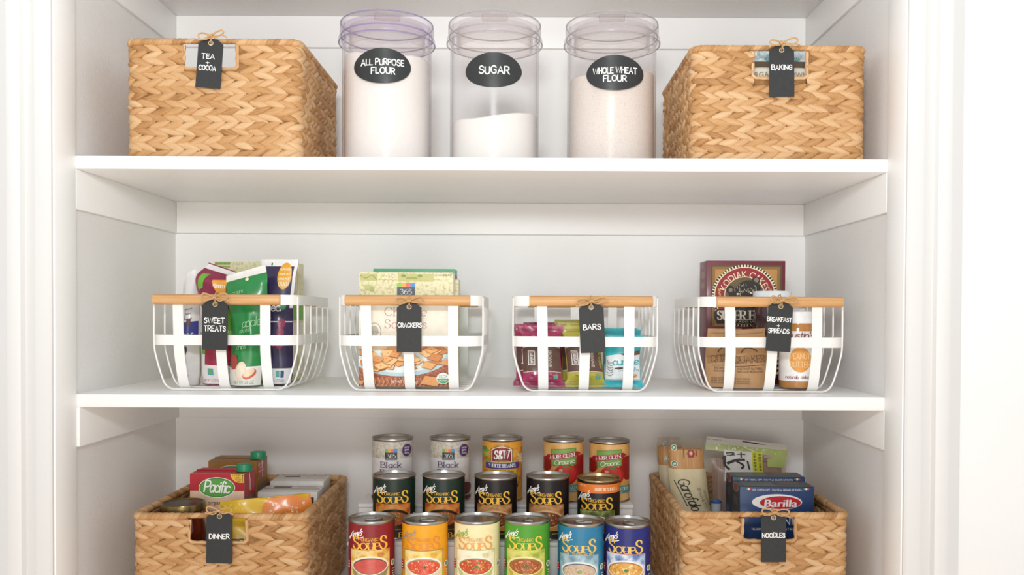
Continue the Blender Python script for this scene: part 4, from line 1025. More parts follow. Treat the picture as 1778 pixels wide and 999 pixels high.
# jam jar
def lathe_part(prof, name, m, parent, n=48, **k): return MB().lathe(prof, n).build(name, m, parent, **k)
Y = .180; k = mpp(Y); x = wx(1340, 600, Y); r = 33*k; zl = wz(1340, 523, Y)-BASEZ
t = thing('jam_jar', 'dark jam jar with a white lid, behind the breakfast tag', 'jar', (x, Y, BASEZ), face_cam(x, Y))
JAM = mat('#3a1418', .12, coat=.6, vary=.25, scale=40)
lathe_part([(r*.7, 0), (r*.93, .002), (r, .01), (r, zl*.62), (r*.98, zl*.72), (r*.9, zl*.86), (r*.84, zl*.93), (r*.84, zl)], 'jar_body', JAM, t)
lathe_part([(r*.9, zl-.004), (r*.98, zl-.003), (r*.99, zl+.016), (r*.96, zl+.0178), (r*.88, zl+.018), (r*.86, zl+.0168)], 'lid', mat('#dfe6ea', .3), t)
a = Art(jar_map(r, 0, 1), .01); a.rect(-.9*r, -.055, .9*r, -.02, mat('#d9cba6', .5)); a.build('paper_label', t)
# nut butter jar
Y = .110; k = mpp(Y); x = wx(1385, 640, Y); r = 31.5*k
t = thing('peanut_butter_jar', 'peanut butter jar with a white label and orange oval', 'jar', (x, Y, BASEZ), face_cam(x, Y))
z = lambda py: wz(1384, py, Y)-BASEZ
lathe_part([(r*.8, 0), (r*.97, .002), (r, .006), (r, z(571)), (r*.97, z(567)), (r*.92, z(563.5)), (r*.92, z(560))], 'jar_body', mat('#b8803f', .15, coat=.5, vary=.06), t)
lb = MB(); lb.lathe([(r*1.0, z(660)-.0*r), (r*1.006, z(660)), (r*1.006, z(575)), (r*1.0, z(575))], 64, caps=False); lb.build('paper_label', mat('#efeeec', .4, coat=.4), t)
lidm = mat('#eceef0', .4); n_ = 72
rings = []
for (rr, zz) in ((.9, z(562)), (.985, z(561.5)), (.985, z(545)), (.96, z(541.5)), (.88, z(541))):
    rings.append([((r*rr+(.0005 if (k_ % 2 and .95 < rr) else 0))*math.cos(2*PI*k_/n_), (r*rr+(.0005 if (k_ % 2 and .95 < rr) else 0))*math.sin(2*PI*k_/n_), zz) for k_ in range(n_)])
MB().loft(rings).build('lid', lidm, t)
k4 = k/3.841
a = Art(jar_map(r*1.008, z(571), k4), 16)   # crop pixels from the jar axis and the label's top
ox, oy = -(1384-1150)*3.841, -(571-440)*3.841
a.text("justin's", 925+ox, 545+oy, 44, mat('#7c2b30', .5), 'script', w=150, bold=.12, slant=.15)
a.ell(915+ox, 705+oy, 68, 84, mat('#dd9a45', .45), 40); a.text('PEANUT', 915+ox, 682+oy, 36, mat('#f0cf9a', .45), 'chalk', w=122, bold=.1); a.text('BUTTER', 915+ox, 736+oy, 36, mat('#f0cf9a', .45), 'chalk', w=122, bold=.1)
a.text('naturally delicious', 912+ox, 819+oy, 20, mat('#8a4446', .5), 'script', w=176, bold=.13, slant=.15); a.text('NET WT 16 OZ (454g)', 915+ox, 852+oy, 14, mat('#aaa29c', .5), 'sans', w=120)
a.build('printing', t)
# kraft oat packs
KRAFT = '#b58d62'
def oat_pack(label, cxp, y0, Y, wpx, rz, seed, printed=True, tilt=0):
    t, p = soft('oat_packet', label, 'packet', cxp, y0, 680, Y, [(0, wpx), (.5, wpx*1.0), (1, wpx*.86)], [(0, .030), (.3, .034), (.8, .014), (1, .0014)], KRAFT, Yt=((0, 0), (1, .01)), seed=seed, rz=rz, rough=.6, crinkle=.0012, tilt=tilt, group='kraft oat packets', coat=0)
    a = Art(p.map((0, 0, 100, 100)), 4, .0001); INK = mat('#5a3c28', .6)
    a.line([(6, 8), (94, 7)], .8, mat('#8d6a48', .6))
    if printed:
        a.poly([(4, 47), (50, 43), (96, 46), (95, 58), (50, 55), (5, 60)], mat('#9a7349', .6)); a.text('QUAKER', 50, 51, 11, INK, 'serif', w=74, rot=.02)
        a.line([(30, 40), (42, 32), (58, 33), (70, 38)], 2, INK, True)
        a.line([(14, 63), (86, 61)], .9, INK); a.text('INSTANT OATMEAL', 50, 67, 4, INK, 'sans', w=60); a.text('MAPLE AND BROWN SUGAR', 50, 72, 3.2, INK, 'sans', w=62)
        for i in range(3): a.text('SEE BACK FOR DETAILS', 30, 84+i*4, 2.6, INK, 'sans', w=34)
    a.build('printed_front', t)
oat_pack('right kraft oat packet, leaning in front of the jam jar', 1299, 572, .104, 74, .04, 31, tilt=2)
oat_pack('middle kraft oat packet, its left edge at the front corner of the basket', 1259, 571, .125, 68, -.08, 33)
oat_pack('left kraft oat packet, behind the side wires of the basket', 1254, 576, .165, 54, .05, 36)

# ------------------------------------------------------------------ baking bin
t, p = soft('baking_bag', 'bag with a clear top and brown stripe, seen through the baking bin opening', 'bag', 1353, 84, 271, .085, [(0, 150), (.9, 150), (1, 140)], [(0, .06), (.6, .05), (.9, .02), (1, .002)], '#e6ddcb', seed=41, zb=ZA+.0085, Yt=((0, 0), (1, .01)), crinkle=.002)
a = Art(p.map((1353-75, 84, 1353+75, 271)), 4, .0001)
a.rect(1280, 85, 1426, 107, mat('#bccbd0', .2, coat=.6)); a.blobs(30, (1353, 96, 66, 9), (2, 5), [mat('#dfe8ea', .2), mat('#8fb3b6', .25), mat('#a9bfca', .2)], 3)
for sx in (-20, 28):
    for q in (-.9, -.5, 0, .5, .9): a.line([(1353+sx, 107), (1353+sx+9*math.sin(q), 107-9*math.cos(q))], 1, mat('#3f8f8c', .4))
a.rect(1280, 106, 1426, 116, mat('#55452f', .4)); a.text('ORGANIC BROWN', 1348, 129, 9, mat('#8d8478', .5), 'sans', w=100); a.build('printed_front', t)

# ------------------------------------------------------------------ dinner bin
FB = ZCs+.0085
Y = .090; k = mpp(Y); x = wx(318, 870, Y); zt = wz(318, 872, Y)-FB; r = 38*k
t = thing('sauce_jar', 'jar of red sauce with a dark gold lid in the dinner bin', 'jar', (x, Y, FB), face_cam(x, Y))
lathe_part([(r*.8, 0), (r*.97, .002), (r, .008), (r, zt-.05), (r*.96, zt-.036), (r*.86, zt-.02), (r*.86, zt-.006)], 'jar_body', mat('#5a1a10', .12, coat=.6, vary=.3, scale=60), t)
GOLD = mat('#7b6a45', .25, metal=1)
lo = lathe_part([(r*.93, zt-.014), (r*.985, zt-.0135), (r*1.0, zt-.012), (r*.985, zt-.010), (r*.985, zt-.003), (r*.965, zt-.0006), (r*.93, zt), (r*.88, zt-.0006), (r*.86, zt-.0018), (r*.2, zt-.0018)], 'lid', GOLD, t)
tm = MB().lathe([(r*.855, zt-.0017), (r*.3, zt-.0010), (.002, zt-.0010)], 48); tm.build('lid_top', mat('#4a433a', .35, metal=.7), lo)
def drink_carton(label, fl, fr, ytop, Y, D, top, foot, cap_px, cap_y, side_art, fx, art):
    t, W, D, H = carton('broth_carton', label, 'carton', fl, fr, ytop, Y, FB, D, foot, group='broth cartons', flaps=False)
    tm = mat(top, .4)
    a = Art(front_map(fx, W, H, 0), 50); art(a, tm); a.build('printed_front', t)
    s = Art(side_map((0, 0, 60, 300), W, D, H, 1), 60); s.rect(.5, .5, 59.5, 60, tm); s.rect(.5, 60, 59.5, 299, mat('#7a6657', .5))
    for i in range(9): s.text('organic ingredients', 28, 76+i*9, 4, mat('#d9cfc4', .5), 'sans', w=46)
    if side_art: side_art(s)
    s.build('printed_side', t)
    q = Art(top_map((0, 0, 100, 60), W, D, H), 60); q.rect(.5, .5, 99.5, 59.5, tm); q.build('printed_top', t)
    MB().box((0, D*.5, H+.0012), (W-.002, .0022, .0024), tm, .0006).build('top_seam', tm, t)
    e = MB().tube([(W/2+.0004, D*.45, H-.001), (W/2+.001, D*.5, H-.018), (W/2+.001, D*.5, H-.036)], .0006, 6, mat('#d8d0c8', .5)); e.build('side_seam', None, t)
    cx_ = (cap_px-(fl+fr)/2)*mpp(Y+D*.45); rc = 12.6*mpp(Y+.03)
    n_ = 48; rg = []
    for rr, zz in ((1.08, .001), (1.08, .003), (1, .0034), (1, .0128), (.95, .0140), (.8, .0144)):
        rg.append([(cx_+(rc*rr+(.0004 if k_ % 2 and rr == 1 else 0))*math.cos(2*PI*k_/n_), D*.42+(rc*rr)*math.sin(2*PI*k_/n_), H+zz) for k_ in range(n_)])
    MB().loft(rg).build('screw_cap', mat('#1d8a5c', .35), t)
    return t
def art_red(a, tm):
    a.rect(478, 233, 889, 372, tm); a.ell(683, 345, 138, 84, WHITEP, 48); a.ell(683, 345, 133, 79, mat('#3f7f36', .4), 48); a.ell(683, 345, 126, 72, mat('#5a9f43', .4), 48)
    a.text('Pacific', 688, 338, 92, WHITEP, 'script', w=190, bold=.12, slant=.12, rot=-.06)
    a.ell(862, 233, 76, 72, mat('#e9b740', .4), a0=PI/2+.0, a1=PI); a.poly([(786, 234), (888, 234), (888, 305), (862, 305)], mat('#e9b740', .4))
    a.text('LOOK!', 834, 243, 15, BLACKP, 'sans', w=58); a.text('New', 842, 260, 8, BLACKP, 'sans', w=24); a.text('Easy Open', 845, 274, 9, BLACKP, 'sans', w=44); a.text('Cap!', 850, 289, 11, BLACKP, 'sans', w=30); a.line([(879, 300), (879, 240)], 3, BLACKP); a.poly([(874, 248), (884, 248), (879, 236)], BLACKP)
    a.text('organic', 683, 466, 32, mat('#5b4a3c', .5), 'sans', w=136); a.poly([(580, 460), (594, 452), (606, 464), (594, 470)], mat('#4c7f36', .5))
    a.text('TOMATO SOUP', 683, 540, 30, DARKRED, 'sans', w=250)
drink_carton('red-topped soup carton with a green oval logo and green cap', 329.5, 424, 823, .145, .062, '#b3202c', '#d9b99c', 415.5, 0, None, (477, 231, 890, 1250), art_red)
def art_brn(a, tm):
    a.rect(618, 136, 985, 420, tm); a.ell(800, 238, 120, 64, WHITEP, 40); a.ell(800, 238, 115, 60, mat('#4e7d35', .4), 40); a.text('Pacific', 800, 238, 70, WHITEP, 'script', w=150, bold=.12)
def sart(s): s.rect(2, 4, 44, 42, mat('#b3303a', .4)); s.text('LOOK!', 22, 11, 7, CREAM, 'sans', w=32); s.text('New', 22, 20, 5, CREAM, 'sans', w=14); s.text('Easy Cap', 22, 28, 5, CREAM, 'sans', w=28)
drink_carton('brown broth carton with a green cap, behind the red-topped one', 361.5, 446, 801, .245, .068, '#96682f', '#96682f', 440, 0, sart, (617, 133, 985, 1250), art_brn)
for (lab, fl, fr, yt, Y, D) in (('white dinner mix box with a dark window, nearer the front of the dinner bin', 447, 551, 855, .195, .062),
                               ('white dinner mix box with a dark window, at the back of the dinner bin', 469, 562, 836, .272, .062)):
    t, W, D, H = carton('dinner_mix_box', lab, 'box', fl, fr, yt, Y, FB, D, '#dcdad6', group='white boxes in the dinner bin')
    a = Art(front_map((0, 0, 100, 190), W, H, 0), 20); a.rect(9, 10, 94, 80, mat('#4a4038', .35)); a.rect(12, 13, 91, 78, mottled('grain_mix', [(.3, '#6d5a44'), (.55, '#a98d66'), (.75, '#cbb890')], 300)); a.build('window_panel', t)
    a = Art(top_map((0, 0, 100, 60), W, D, H), 30); a.rect(16, 8, 46, 20, mat('#57514c', .5)); a.rect(56, 10, 90, 14, mat('#a9a49f', .5)); a.build('printed_top', t)
t, p = soft('rice_pouch', 'yellow and orange grain pouch lying wavy along the front of the dinner bin', 'pouch', 462, 866, 1020, .100, [(0, 130), (.5, 140), (.85, 158), (1, 152)], [(0, .034), (.6, .034), (.85, .018), (1, .002)], '#e6bb2c', seed=52, zb=FB, rz=.30, Yt=((0, 0), (1, .012)), crinkle=.0034, tilt=3)
a = Art(p.map((387, 866, 547, 1020)), 4, .0001)
OR_ = mat('#ef8a34', .3, coat=.3); a.poly([(476, 866.5), (546.6, 866.5), (546.6, 1000), (500, 1000), (455, 900), (462, 876)], OR_)
a.blobs(22, (506, 882, 32, 12), (.8, 3), [mat('#f6c6a4', .3), mat('#f7e3d0', .3)], 4, (.3, .6)); a.blobs(10, (420, 876, 28, 5), (.8, 3), [mat('#f4dc84', .3)], 6, (.3, .6))
a.text('Jan', 407, 922, 19, mat('#3d3a30', .4), 'serif', w=40, bold=.18); a.line([(402, 933), (428, 932)], 1.2, LEAF, False); a.text('ready to heat', 412, 941, 5, mat('#6d6434', .4), 'sans', w=46); a.build('printed_front', t)

# ------------------------------------------------------------------ noodles bin
PASTA = mottled('spaghetti', [(.3, '#a8763f'), (.5, '#c8955a'), (.7, '#dbb07a')], 1.5, .5, 3, stretch=(420, 1, 3))
def spaghetti_bag(label, cxt, cxb, y0, Y, wpx, seed, band_y, lean):
    k = mpp(Y); H = (wz(cxt, y0, Y)-FB)
    t = thing('spaghetti_bag', label, 'bag', (wx(cxb, 990, Y), Y, FB), 0, 'bags of spaghetti')
    sh = (cxt-cxb)
    p = Pouch(H, [(0, wpx*k), (.8, wpx*k), (.94, wpx*k*.96), (1, wpx*k*.86)], [(0, .030), (.8, .032), (.93, .024), (1, .003)], [(0, 0), (1, sh*k)], ((0, 0), (1, .02)), seed, .0008, 0, 4.0)
    p.build_inner('pasta', PASTA, t, .93, .935, .0012)
    p.build('clear_wrap', clear_plastic('clear_film', tint='#fbf8f2', edge=.35, edge_col='#d8cdbd', base=.05), t)
    return t, p, H
t, p, H = spaghetti_bag('spaghetti bag with a cream band, leaning at the front of the noodles bin', 1192, 1214, 766, .215, 66, 61, 0, 0)
a = Art(p.map((1159, 766, 1225, 1062)), 4, .0001)
CB = mat('#d3c5a0', .55)
a.rect(1159.3, 823, 1224.7, 1058, CB)
def seal(a, cx_, cy_, r_): a.ell(cx_, cy_, r_, r_*1.15, WHITEP, 18); a.ell(cx_, cy_, r_*.82, r_*.95, mat('#2f7d55', .4), 18); a.ell(cx_, cy_, r_*.5, r_*.45, mat('#cfe0d2', .4), 12)
seal(a, 1169, 781, 5.2); seal(a, 1169, 813, 5.2); a.rect(1194, 786, 1204, 800, DARKRED); a.ell(1199, 793, 7, 5, DARKRED); a.ell(1199, 792, 3, 4, mat('#d8b06a', .4)); a.line([(1186, 784), (1186, 802)], 1.2, BLACKP); a.line([(1209, 786), (1209, 798)], 1.4, DARKRED)
a.text('Garofalo', 1190, 874, 19, BLACKP, 'script', w=64, bold=.1, rot=-1.25, slant=.2); a.line([(1166, 846), (1183, 896)], 1.4, BLACKP)
a.text('SPAGHETTI', 1211, 880, 5, mat('#6d6350', .5), 'serif', w=42, rot=-1.35); a.text('ORGANIC', 1219, 880, 4, mat('#6d6350', .5), 'serif', w=34, rot=-1.35); a.build('printed_band', t)
t, p, H = spaghetti_bag('spaghetti bag tilted against the left side of the noodles bin', 1163, 1189, 762, .315, 46, 63, 0, 0)
a = Art(p.map((1120, 762, 1176, 1058)), 4, .0001); a.rect(1120.4, 822, 1175.6, 1050, mat('#d9cdb0', .55)); seal(a, 1137, 776, 4.6); seal(a, 1137, 808, 4.6); a.line([(1154, 780), (1158, 812)], 1, mat('#6d5a44', .5)); a.build('printed_band', t)
# soba
SOBA = mottled('soba_noodles', [(.3, '#74594e'), (.5, '#9c8074'), (.7, '#b79d90')], 1.5, .5, 3, stretch=(420, 1, 3))
Y = .300; k = mpp(Y); H = wz(1300, 768, Y)-FB
t = thing('soba_noodle_bag', 'clear bag of soba noodles with a green label, behind the blue boxes', 'bag', (wx(1301, 990, Y), Y, FB), 0)
p = Pouch(H, [(0, 136*k), (.8, 140*k), (.9, 148*k), (1, 142*k)], [(0, .036), (.75, .036), (.88, .014), (1, .002)], ((0, 0),), ((0, 0), (1, .03)), 71, .0016, -.008)
p.build_inner('noodles', SOBA, t, .88, .845, .0014)
p.build('clear_wrap', clear_plastic('clear_film', ''), t)
a = Art(p.map((1231, 768, 1371, 1068)), 4, .0001)
GRN = mat('#a9b66a', .3, coat=.4); GL = mat('#cfd6b8', .3, coat=.4)
a.rect(1231.5, 769, 1370.5, 783, mat('#cbc5ba', .3)); a.text('COLL. 248 PRO  N', 1244, 774, 3.4, BLACKP, 'sans', w=28); a.poly([(1292, 771), (1312, 772), (1338, 775), (1316, 775.5), (1294, 773.5)], BLACKP)
a.rect(1231.5, 783, 1370.5, 798, GRN); a.rect(1335, 798, 1367, 824, GRN); a.blobs(30, (1300, 790, 66, 6), (1, 4), [GL, mat('#e9edd8', .25, coat=.5)], 8, (.25, .5))
a.poly([(1262, 795), (1308, 793), (1310, 860), (1258, 862)], mat('#d5d3cc', .4)); a.rect(1308, 793, 1326, 842, mat('#c9c93a', .4))
K = BLACKP
a.line([(1265, 801), (1278, 799), (1272, 806)], 2.6, K, True); a.line([(1266, 806), (1280, 803)], 2, K); a.line([(1283, 801), (1297, 800)], 2.4, K); a.line([(1290, 796), (1290, 808)], 2.4, K)
a.line([(1259, 816), (1263, 808), (1260, 826), (1268, 836)], 4.6, K, True); a.line([(1264, 824), (1282, 814), (1296, 812)], 5, K, True); a.line([(1280, 816), (1292, 824), (1288, 832)], 4, K, True); a.line([(1300, 814), (1302, 832)], 3, K)
for c_ in (1312.5, 1321):
    for i in range(6):
        y_ = 797+i*6.4; a.line([(c_-2.6, y_), (c_+2.6, y_-.4)], .8, K); a.line([(c_, y_-1.8), (c_-.4, y_+3)], .8, K); a.line([(c_-2.4, y_+2.6), (c_+2.4, y_+2.2)], .7, K)
a.rect(1328, 799, 1340, 803, mat('#c98a9a', .4)); a.build('printed_label', t)
# blue pasta boxes
BLUE = '#173a6b'
def pasta_box(label, fl, fr, yt, Y, D):
    t, W, D, H = carton('pasta_box', label, 'box', fl, fr, yt, Y, FB, D, BLUE, group='blue pasta boxes', flaps=False)
    a = Art(front_map((635, 412, 1135, 1262), W, H, 0), 40)
    for x0_, sg in ((676, 1), (1062, 1)):
        for i, c_ in enumerate(('#4a9a4a', '#e9e6e0', '#c8323a')): a.ell(x0_+6+i*13, 427, 7, 9, mat(c_, .4), 12)
    a.text('EST. PARMA 1877 - ITALY\'S #1 BRAND OF PASTA', 886, 433, 14, WHITEP, 'sans', w=330)
    a.ell(885, 520, 168, 56, WHITEP, 48); a.ell(905, 523, 142, 48, WHITEP, 40); a.ell(908, 524, 138, 46, mat('#c8202f', .4), 44)
    a.text('Barilla', 912, 528, 52, WHITEP, 'sans', w=216, slant=.12); a.text('Barilla', 915, 528, 52, WHITEP, 'sans', w=216, slant=.12); a.text('Barilla', 909, 528, 52, WHITEP, 'sans', w=216, slant=.12)
    a.text('ROTINI', 890, 655, 56, WHITEP, 'sans', w=200); a.text('"AL DENTE" PERFECTION IN 7-8 MINUTES', 890, 712, 15, WHITEP, 'sans', w=350); a.build('printed_front', t)
    s = Art(side_map((585, 412, 635, 1262), W, D, H, -1), 40); s.rect(587, 414, 634, 640, mat('#3b4048', .45)); s.ell(609, 434, 17, 34, mat('#a5847c', .45), 20); s.ell(609, 434, 13, 27, mat('#7d5450', .45), 20); s.rect(598, 500, 620, 560, mat('#4f545c', .45)); s.build('printed_side', t)
    q = Art(top_map((0, 0, 100, 60), W, D, H), 40); q.rect(.5, .5, 99.5, 59.5, mat('#4a5058', .4)); q.rect(8, 10, 50, 52, mat('#5d666a', .35)); q.ell(74, 20, 15, 5, mat('#7d666a', .4), 20); q.build('printed_top', t)
    return t
pasta_box('front blue pasta box, showing through the noodles bin opening', 1284.6, 1414, 846, .115, .056)
pasta_box('rear blue pasta box, close behind the front one', 1272, 1398, 829, .178, .05)
# blue ring print of a pack, built as a small rimmed cup
Y = .255; x = wx(1245, 877, Y)
t = thing('ring_print_cup', 'blue ring print built as a small white cup with a blue rim, between the spaghetti and blue boxes', 'cup', (x, Y+.01, FB), 0)
k = mpp(Y); zt = wz(1243, 872, Y)-FB
lathe_part([(.008, 0), (.0085, .002), (.0095, zt*.9), (.0098, zt-.003)], 'cup_body', mat('#cfd6de', .4), t, 28)
MB().lathe([(.0096, zt-.004), (.0110, zt-.002), (.0110, zt+.001), (.0088, zt+.001), (.0086, zt-.004)], 32).build('rim_ring', mat('#4a79b5', .35), t)

# ------------------------------------------------------------------ tiered rack and cans
YC = (.066, .166, .266)                      # can axes of the three tiers
RT = (40.8*mpp(.066), 37.4*mpp(.166), 36.1*mpp(.266))
zt1 = wz(868, 1026, YC[0]-RT[0]); zt2 = wz(868, 939.5, YC[1]-RT[1]); zt3 = wz(868, 874.5, YC[2]-RT[2])
xa, xb = wx(622, 880, .22), wx(1100, 880, .22)
t = thing('can_rack', 'white three-tier rack under the rows of cans', 'rack', ((xa+xb)/2, 0, ZCs), 0)
RK = mat('#eceae8', .4, vary=.01)
WR_ = xb-xa
for y0, y1, zz in ((.018, .112, zt1), (.116, .212, zt2), (.216, .312, zt3)):
    h_ = zz-ZCs; mb = MB()
    mb.box((0, (y0+y1)/2, h_-.004), (WR_, y1-y0, .008), RK, .0025, 3); mb.box((0, y0+.004, (h_-.008)/2), (WR_-.004, .008, h_-.0085), RK, .001)
    for sx in (-1, 1): mb.box((sx*(WR_/2-.006), (y0+y1)/2+.004, (h_-.008)/2), (.006, y1-y0-.012, h_-.0085), RK, .001)
    mb.build('step', RK, t)

def can(label, cxp, ytopf, tier, wpx, col, group, art, tab=False, tin=TIN, dyaw=0, dy=0, stripe=None):
    """ytopf = pixel row of the can's top centre"""
    Yc = YC[tier]+dy; k = mpp(Yc); r = wpx/2*k; x = wx(cxp, ytopf, Yc); zb = (zt1, zt2, zt3)[tier]+.0003
    H = wz(cxp, ytopf, Yc)-zb
    t = thing('food_can', label, 'can', (x, Yc, zb), face_cam(x, Yc)+dyaw, group)
    lm = mat(col, .42, spec=.3, coat=.08)
    MB().lathe([(r*.97, .0042), (r*.972, .0055), (r*.972, H-.0058), (r*.97, H-.0045)], 64, lm, caps=False).build('paper_label', lm, t)
    rim = [(r*.955, H-.0070), (r*.975, H-.0048), (r*.99, H-.004), (r, H-.0026), (r, H-.0008), (r*.985, H), (r*.962, H-.0004), (r*.945, H-.0026), (r*.93, H-.0050), (r*.90, H-.0054)]
    rim += [(r*.86, H-.0046), (r*.82, H-.0050), (r*.78, H-.0044), (r*.72, H-.0048)] if not tab else [(r*.87, H-.0048), (r*.83, H-.0052), (r*.72, H-.0054)]
    lo = MB().lathe(rim+[(.003, H-.0048)], 64).build('lid', tin, t)
    MB().lathe([(r*.92, .0006), (r*.985, 0), (r, .0012), (r, .003), (r*.985, .0044), (r*.96, .0052)], 64).build('bottom_rim', tin, t)
    if tab:
        a_ = .35 if tab is True else tab; ca, sa = math.cos(a_), math.sin(a_); f = lambda p: (p[0]*ca-p[1]*sa, p[0]*sa+p[1]*ca, H-.0036)
        tb = MB().tube([f((.006*math.cos(q)*1.0-.001, .0105*math.sin(q))) for q in [2*PI*i/20 for i in range(20)]], .0013, 6, tin, closed=True)
        tb.tube([f((-.004, -.008)), f((0, -.016)), f((.003, -.018))], .0022, 6, tin); tb.tube([f((-.004, -.006)), f((.004, -.006))], .0014, 6, tin)
        tb.build('pull_tab', tin, lo)
    zt = H-.0052; R_ = r*.973
    def mp(u, v, h):
        u = max(-.985, min(.985, u)); q = math.asin(u); h += .0002; return ((R_+h)*math.sin(q), -(R_+h)*math.cos(q), max(.0045, zt-v*r))
    a = Art(mp, .05, .00005); art(a); a.build('printed_label', t)
    return t
def pal(*c): return [mat(x_, .4) for x_ in c]
def soup(name_col, soups_col, bg, bowl, rimc, liquid, bits, nb, bit_sz, organic=True, sub=None, frame_col=None, seed=1, garnish=None, banner=None, foot=None, foot_col=None, deep=True):
    def f(a):
        if banner:
            a.rect(-.98, .04, .98, .44, ORANGEP); a.text('LIGHT IN SODIUM', .33, .26, .13, CREAM, 'serif', w=.98, bold=.16); a.text('low fat', -.7, .12, .07, CREAM, 'sans', w=.3)
        o = .16 if banner else 0
        a.text('Amy\'s', -.63, .37+o, .26, name_col, 'script', w=.52, bold=.12, slant=.75, rot=.34, gap=.06)
        a.line([(-.60, .58+o), (-.34, .50+o)], .03, name_col)
        a.line([(-.93, .68+o), (-.84, .50+o)], .03, name_col)
        s_col = soups_col
        a.text('S', -.64, .76+o, .54, s_col, 'serif', w=.24, bold=.16); a.text('OUP', -.075, .885+o, .27, s_col, 'serif', w=.80, bold=.23); a.text('S', .49, .75+o, .54, s_col, 'serif', w=.26, bold=.16)
        if organic: a.text('ORGANIC', -.09, .61+o, .125, s_col, 'serif', w=.70, bold=.17)
        top = 1.06+o+(.1 if sub else 0)
        if sub: a.text(sub, -.08, 1.10, .085, s_col, 'serif', w=1.30, bold=.18)
        if frame_col: a.rect(-.86, top-.02, .75, 2.65, frame_col)
        a.rect(-.84, top, .73, 2.65, bg)
        R = random.Random(seed)
        cy = top+.64
        a.ell(-.06, cy+.05, .74, .88, bowl[0], 40, a0=0, a1=PI); a.ell(-.30, cy+.2, .30, .5, bowl[1], 24, a0=.3, a1=PI-.1)
        a.ell(-.06, cy, .75, .40, rimc, 44); a.ell(-.06, cy+.02, .69, .345, bowl[2], 44); a.ell(-.055, cy+.035, .665, .315, liquid, 44)
        if bits: a.blobs(nb, (-.055, cy+.035, .60, .27), bit_sz, bits, seed, (.35, .8))
        if garnish:
            for i in range(9): q = i*.7; a.ell(-.03+.06*math.cos(q), cy+.03+.035*math.sin(q), .05, .02, R.choice(garnish), 8, rot=q)
        a.ell(.87, 1.70+o, .075, .13, WHITEP, 18); a.ell(.87, 1.70+o, .055, .095, mat('#7fa06a', .5), 14)
        a.rect(-.96, 1.55+o, -.885, 1.92+o, mat('#b8242e', .4)); 
        for i in range(3): a.line([(-.945, 1.62+i*.11+o), (-.90, 1.60+i*.11+o)], .035, WHITEP)
        for i in range(4): a.rect(.84, 1.95+i*.1+o, .92, 1.99+i*.1+o, mat('#d8cfc0', .5))
        if foot:
            a.rect(-.98, 2.20, .98, 2.70, foot_col or BLACKP); a.rect(-.97, 2.20, .97, 2.215, GOLDTXT)
            for u_, s_ in ((-.45, foot[0]), (.62, foot[1])): a.text(s_, u_, 2.46, .22, GOLDTXT, 'serif', w=.8, bold=.18)
    return f
HERB = pal('#4f7a2f', '#6d9a3a', '#39602a')
MOTT_R = mottled('red_picture', [(.3, '#b5502f'), (.45, '#e0b04a'), (.6, '#e9d08a'), (.75, '#c97a3a')], 60, .42, 4)
MOTT_Y = mottled('yellow_picture', [(.3, '#d89a2c'), (.5, '#efcf6a'), (.65, '#f3e0a0'), (.8, '#8fae4a')], 60, .42, 4)
MOTT_C = mottled('cream_picture', [(.3, '#b9c08a'), (.45, '#efe6c0'), (.65, '#f5efd6'), (.8, '#dcc890')], 60, .42, 4)
MOTT_G = mottled('lime_picture', [(.3, '#7f9a2f'), (.5, '#c9c95a'), (.7, '#e3d98a')], 60, .42, 4)
MOTT_B = mottled('slate_picture', [(.3, '#5f7f93'), (.5, '#8fb0bd'), (.7, '#b9cdd2')], 60, .42, 4)
MOTT_N = mottled('blue_picture', [(.3, '#3d5a9a'), (.48, '#8fa7cf'), (.6, '#d9dfe6'), (.8, '#5a7fc0')], 60, .42, 4)
MOTT_D = mottled('harvest_picture', [(.25, '#4f6a2a'), (.4, '#b5482a'), (.58, '#d98a3a'), (.75, '#c9b05a')], 70, .42, 4)
MOTT_K = mottled('chili_picture', [(.25, '#5a3322'), (.45, '#a8683a'), (.62, '#cf9a62'), (.8, '#7d5030')], 70, .42, 4)
SG = 'soup cans on the front tier'
can('deep red tomato soup can, leftmost of the front tier', 645.5, 897.5, 0, 82, '#8a2129', SG, soup(WHITEP, GOLDTXT, MOTT_R, pal('#8f8358', '#b5ab80', '#5a4a36'), mat('#efe4cc', .4), mat('#c9534a', .3, vary=.1, scale=120), pal('#d0605a', '#c24a44'), 14, (.02, .05), frame_col=mat('#d9a050', .4), seed=2), tab=1.6)
can('amber yellow soup can with a bowl of chunky tomato soup', 738, 899, 0, 81.5, '#eda41f', SG, soup(mat('#9a9890', .4), mat('#e08a3c', .45), MOTT_Y, pal('#d8cfae', '#efe8cf', '#a89c7c'), mat('#f3ecd8', .4), mat('#d9503a', .3), pal('#e8765a', '#ef9a6a', '#c93a2c', '#f3c08a'), 70, (.02, .05), frame_col=mat('#8d8a5a', .4), seed=3, garnish=HERB), tab=.9)
can('pale cream soup can with a bowl of vegetable soup', 828.5, 898, 0, 81.5, '#f0e2ae', SG, soup(mat('#8fae4a', .4), mat('#e3a45a', .45), MOTT_C, pal('#b9bf7a', '#d6dba6', '#8f9458'), mat('#f3ecd8', .4), mat('#c9482c', .3), pal('#d9703a', '#e8a04a', '#7f8f3a', '#b53a24', '#efc07a'), 110, (.02, .055), frame_col=mat('#b5bf7a', .4), seed=4, garnish=HERB), tab=False)
can('bright green soup can with a bowl of barley and vegetables', 915.5, 898.5, 0, 81, '#4f9a2c', SG, soup(WHITEP, mat('#e9c84a', .45), MOTT_G, pal('#b9a83a', '#d9cc6a', '#8a7a2a'), mat('#efe0a0', .4), mat('#a8562c', .35), pal('#d98a4a', '#b5482a', '#e3b06a', '#7f6a2f', '#8f3a20'), 170, (.018, .045), frame_col=mat('#c9c95a', .4), seed=5, garnish=HERB), tab=.4)
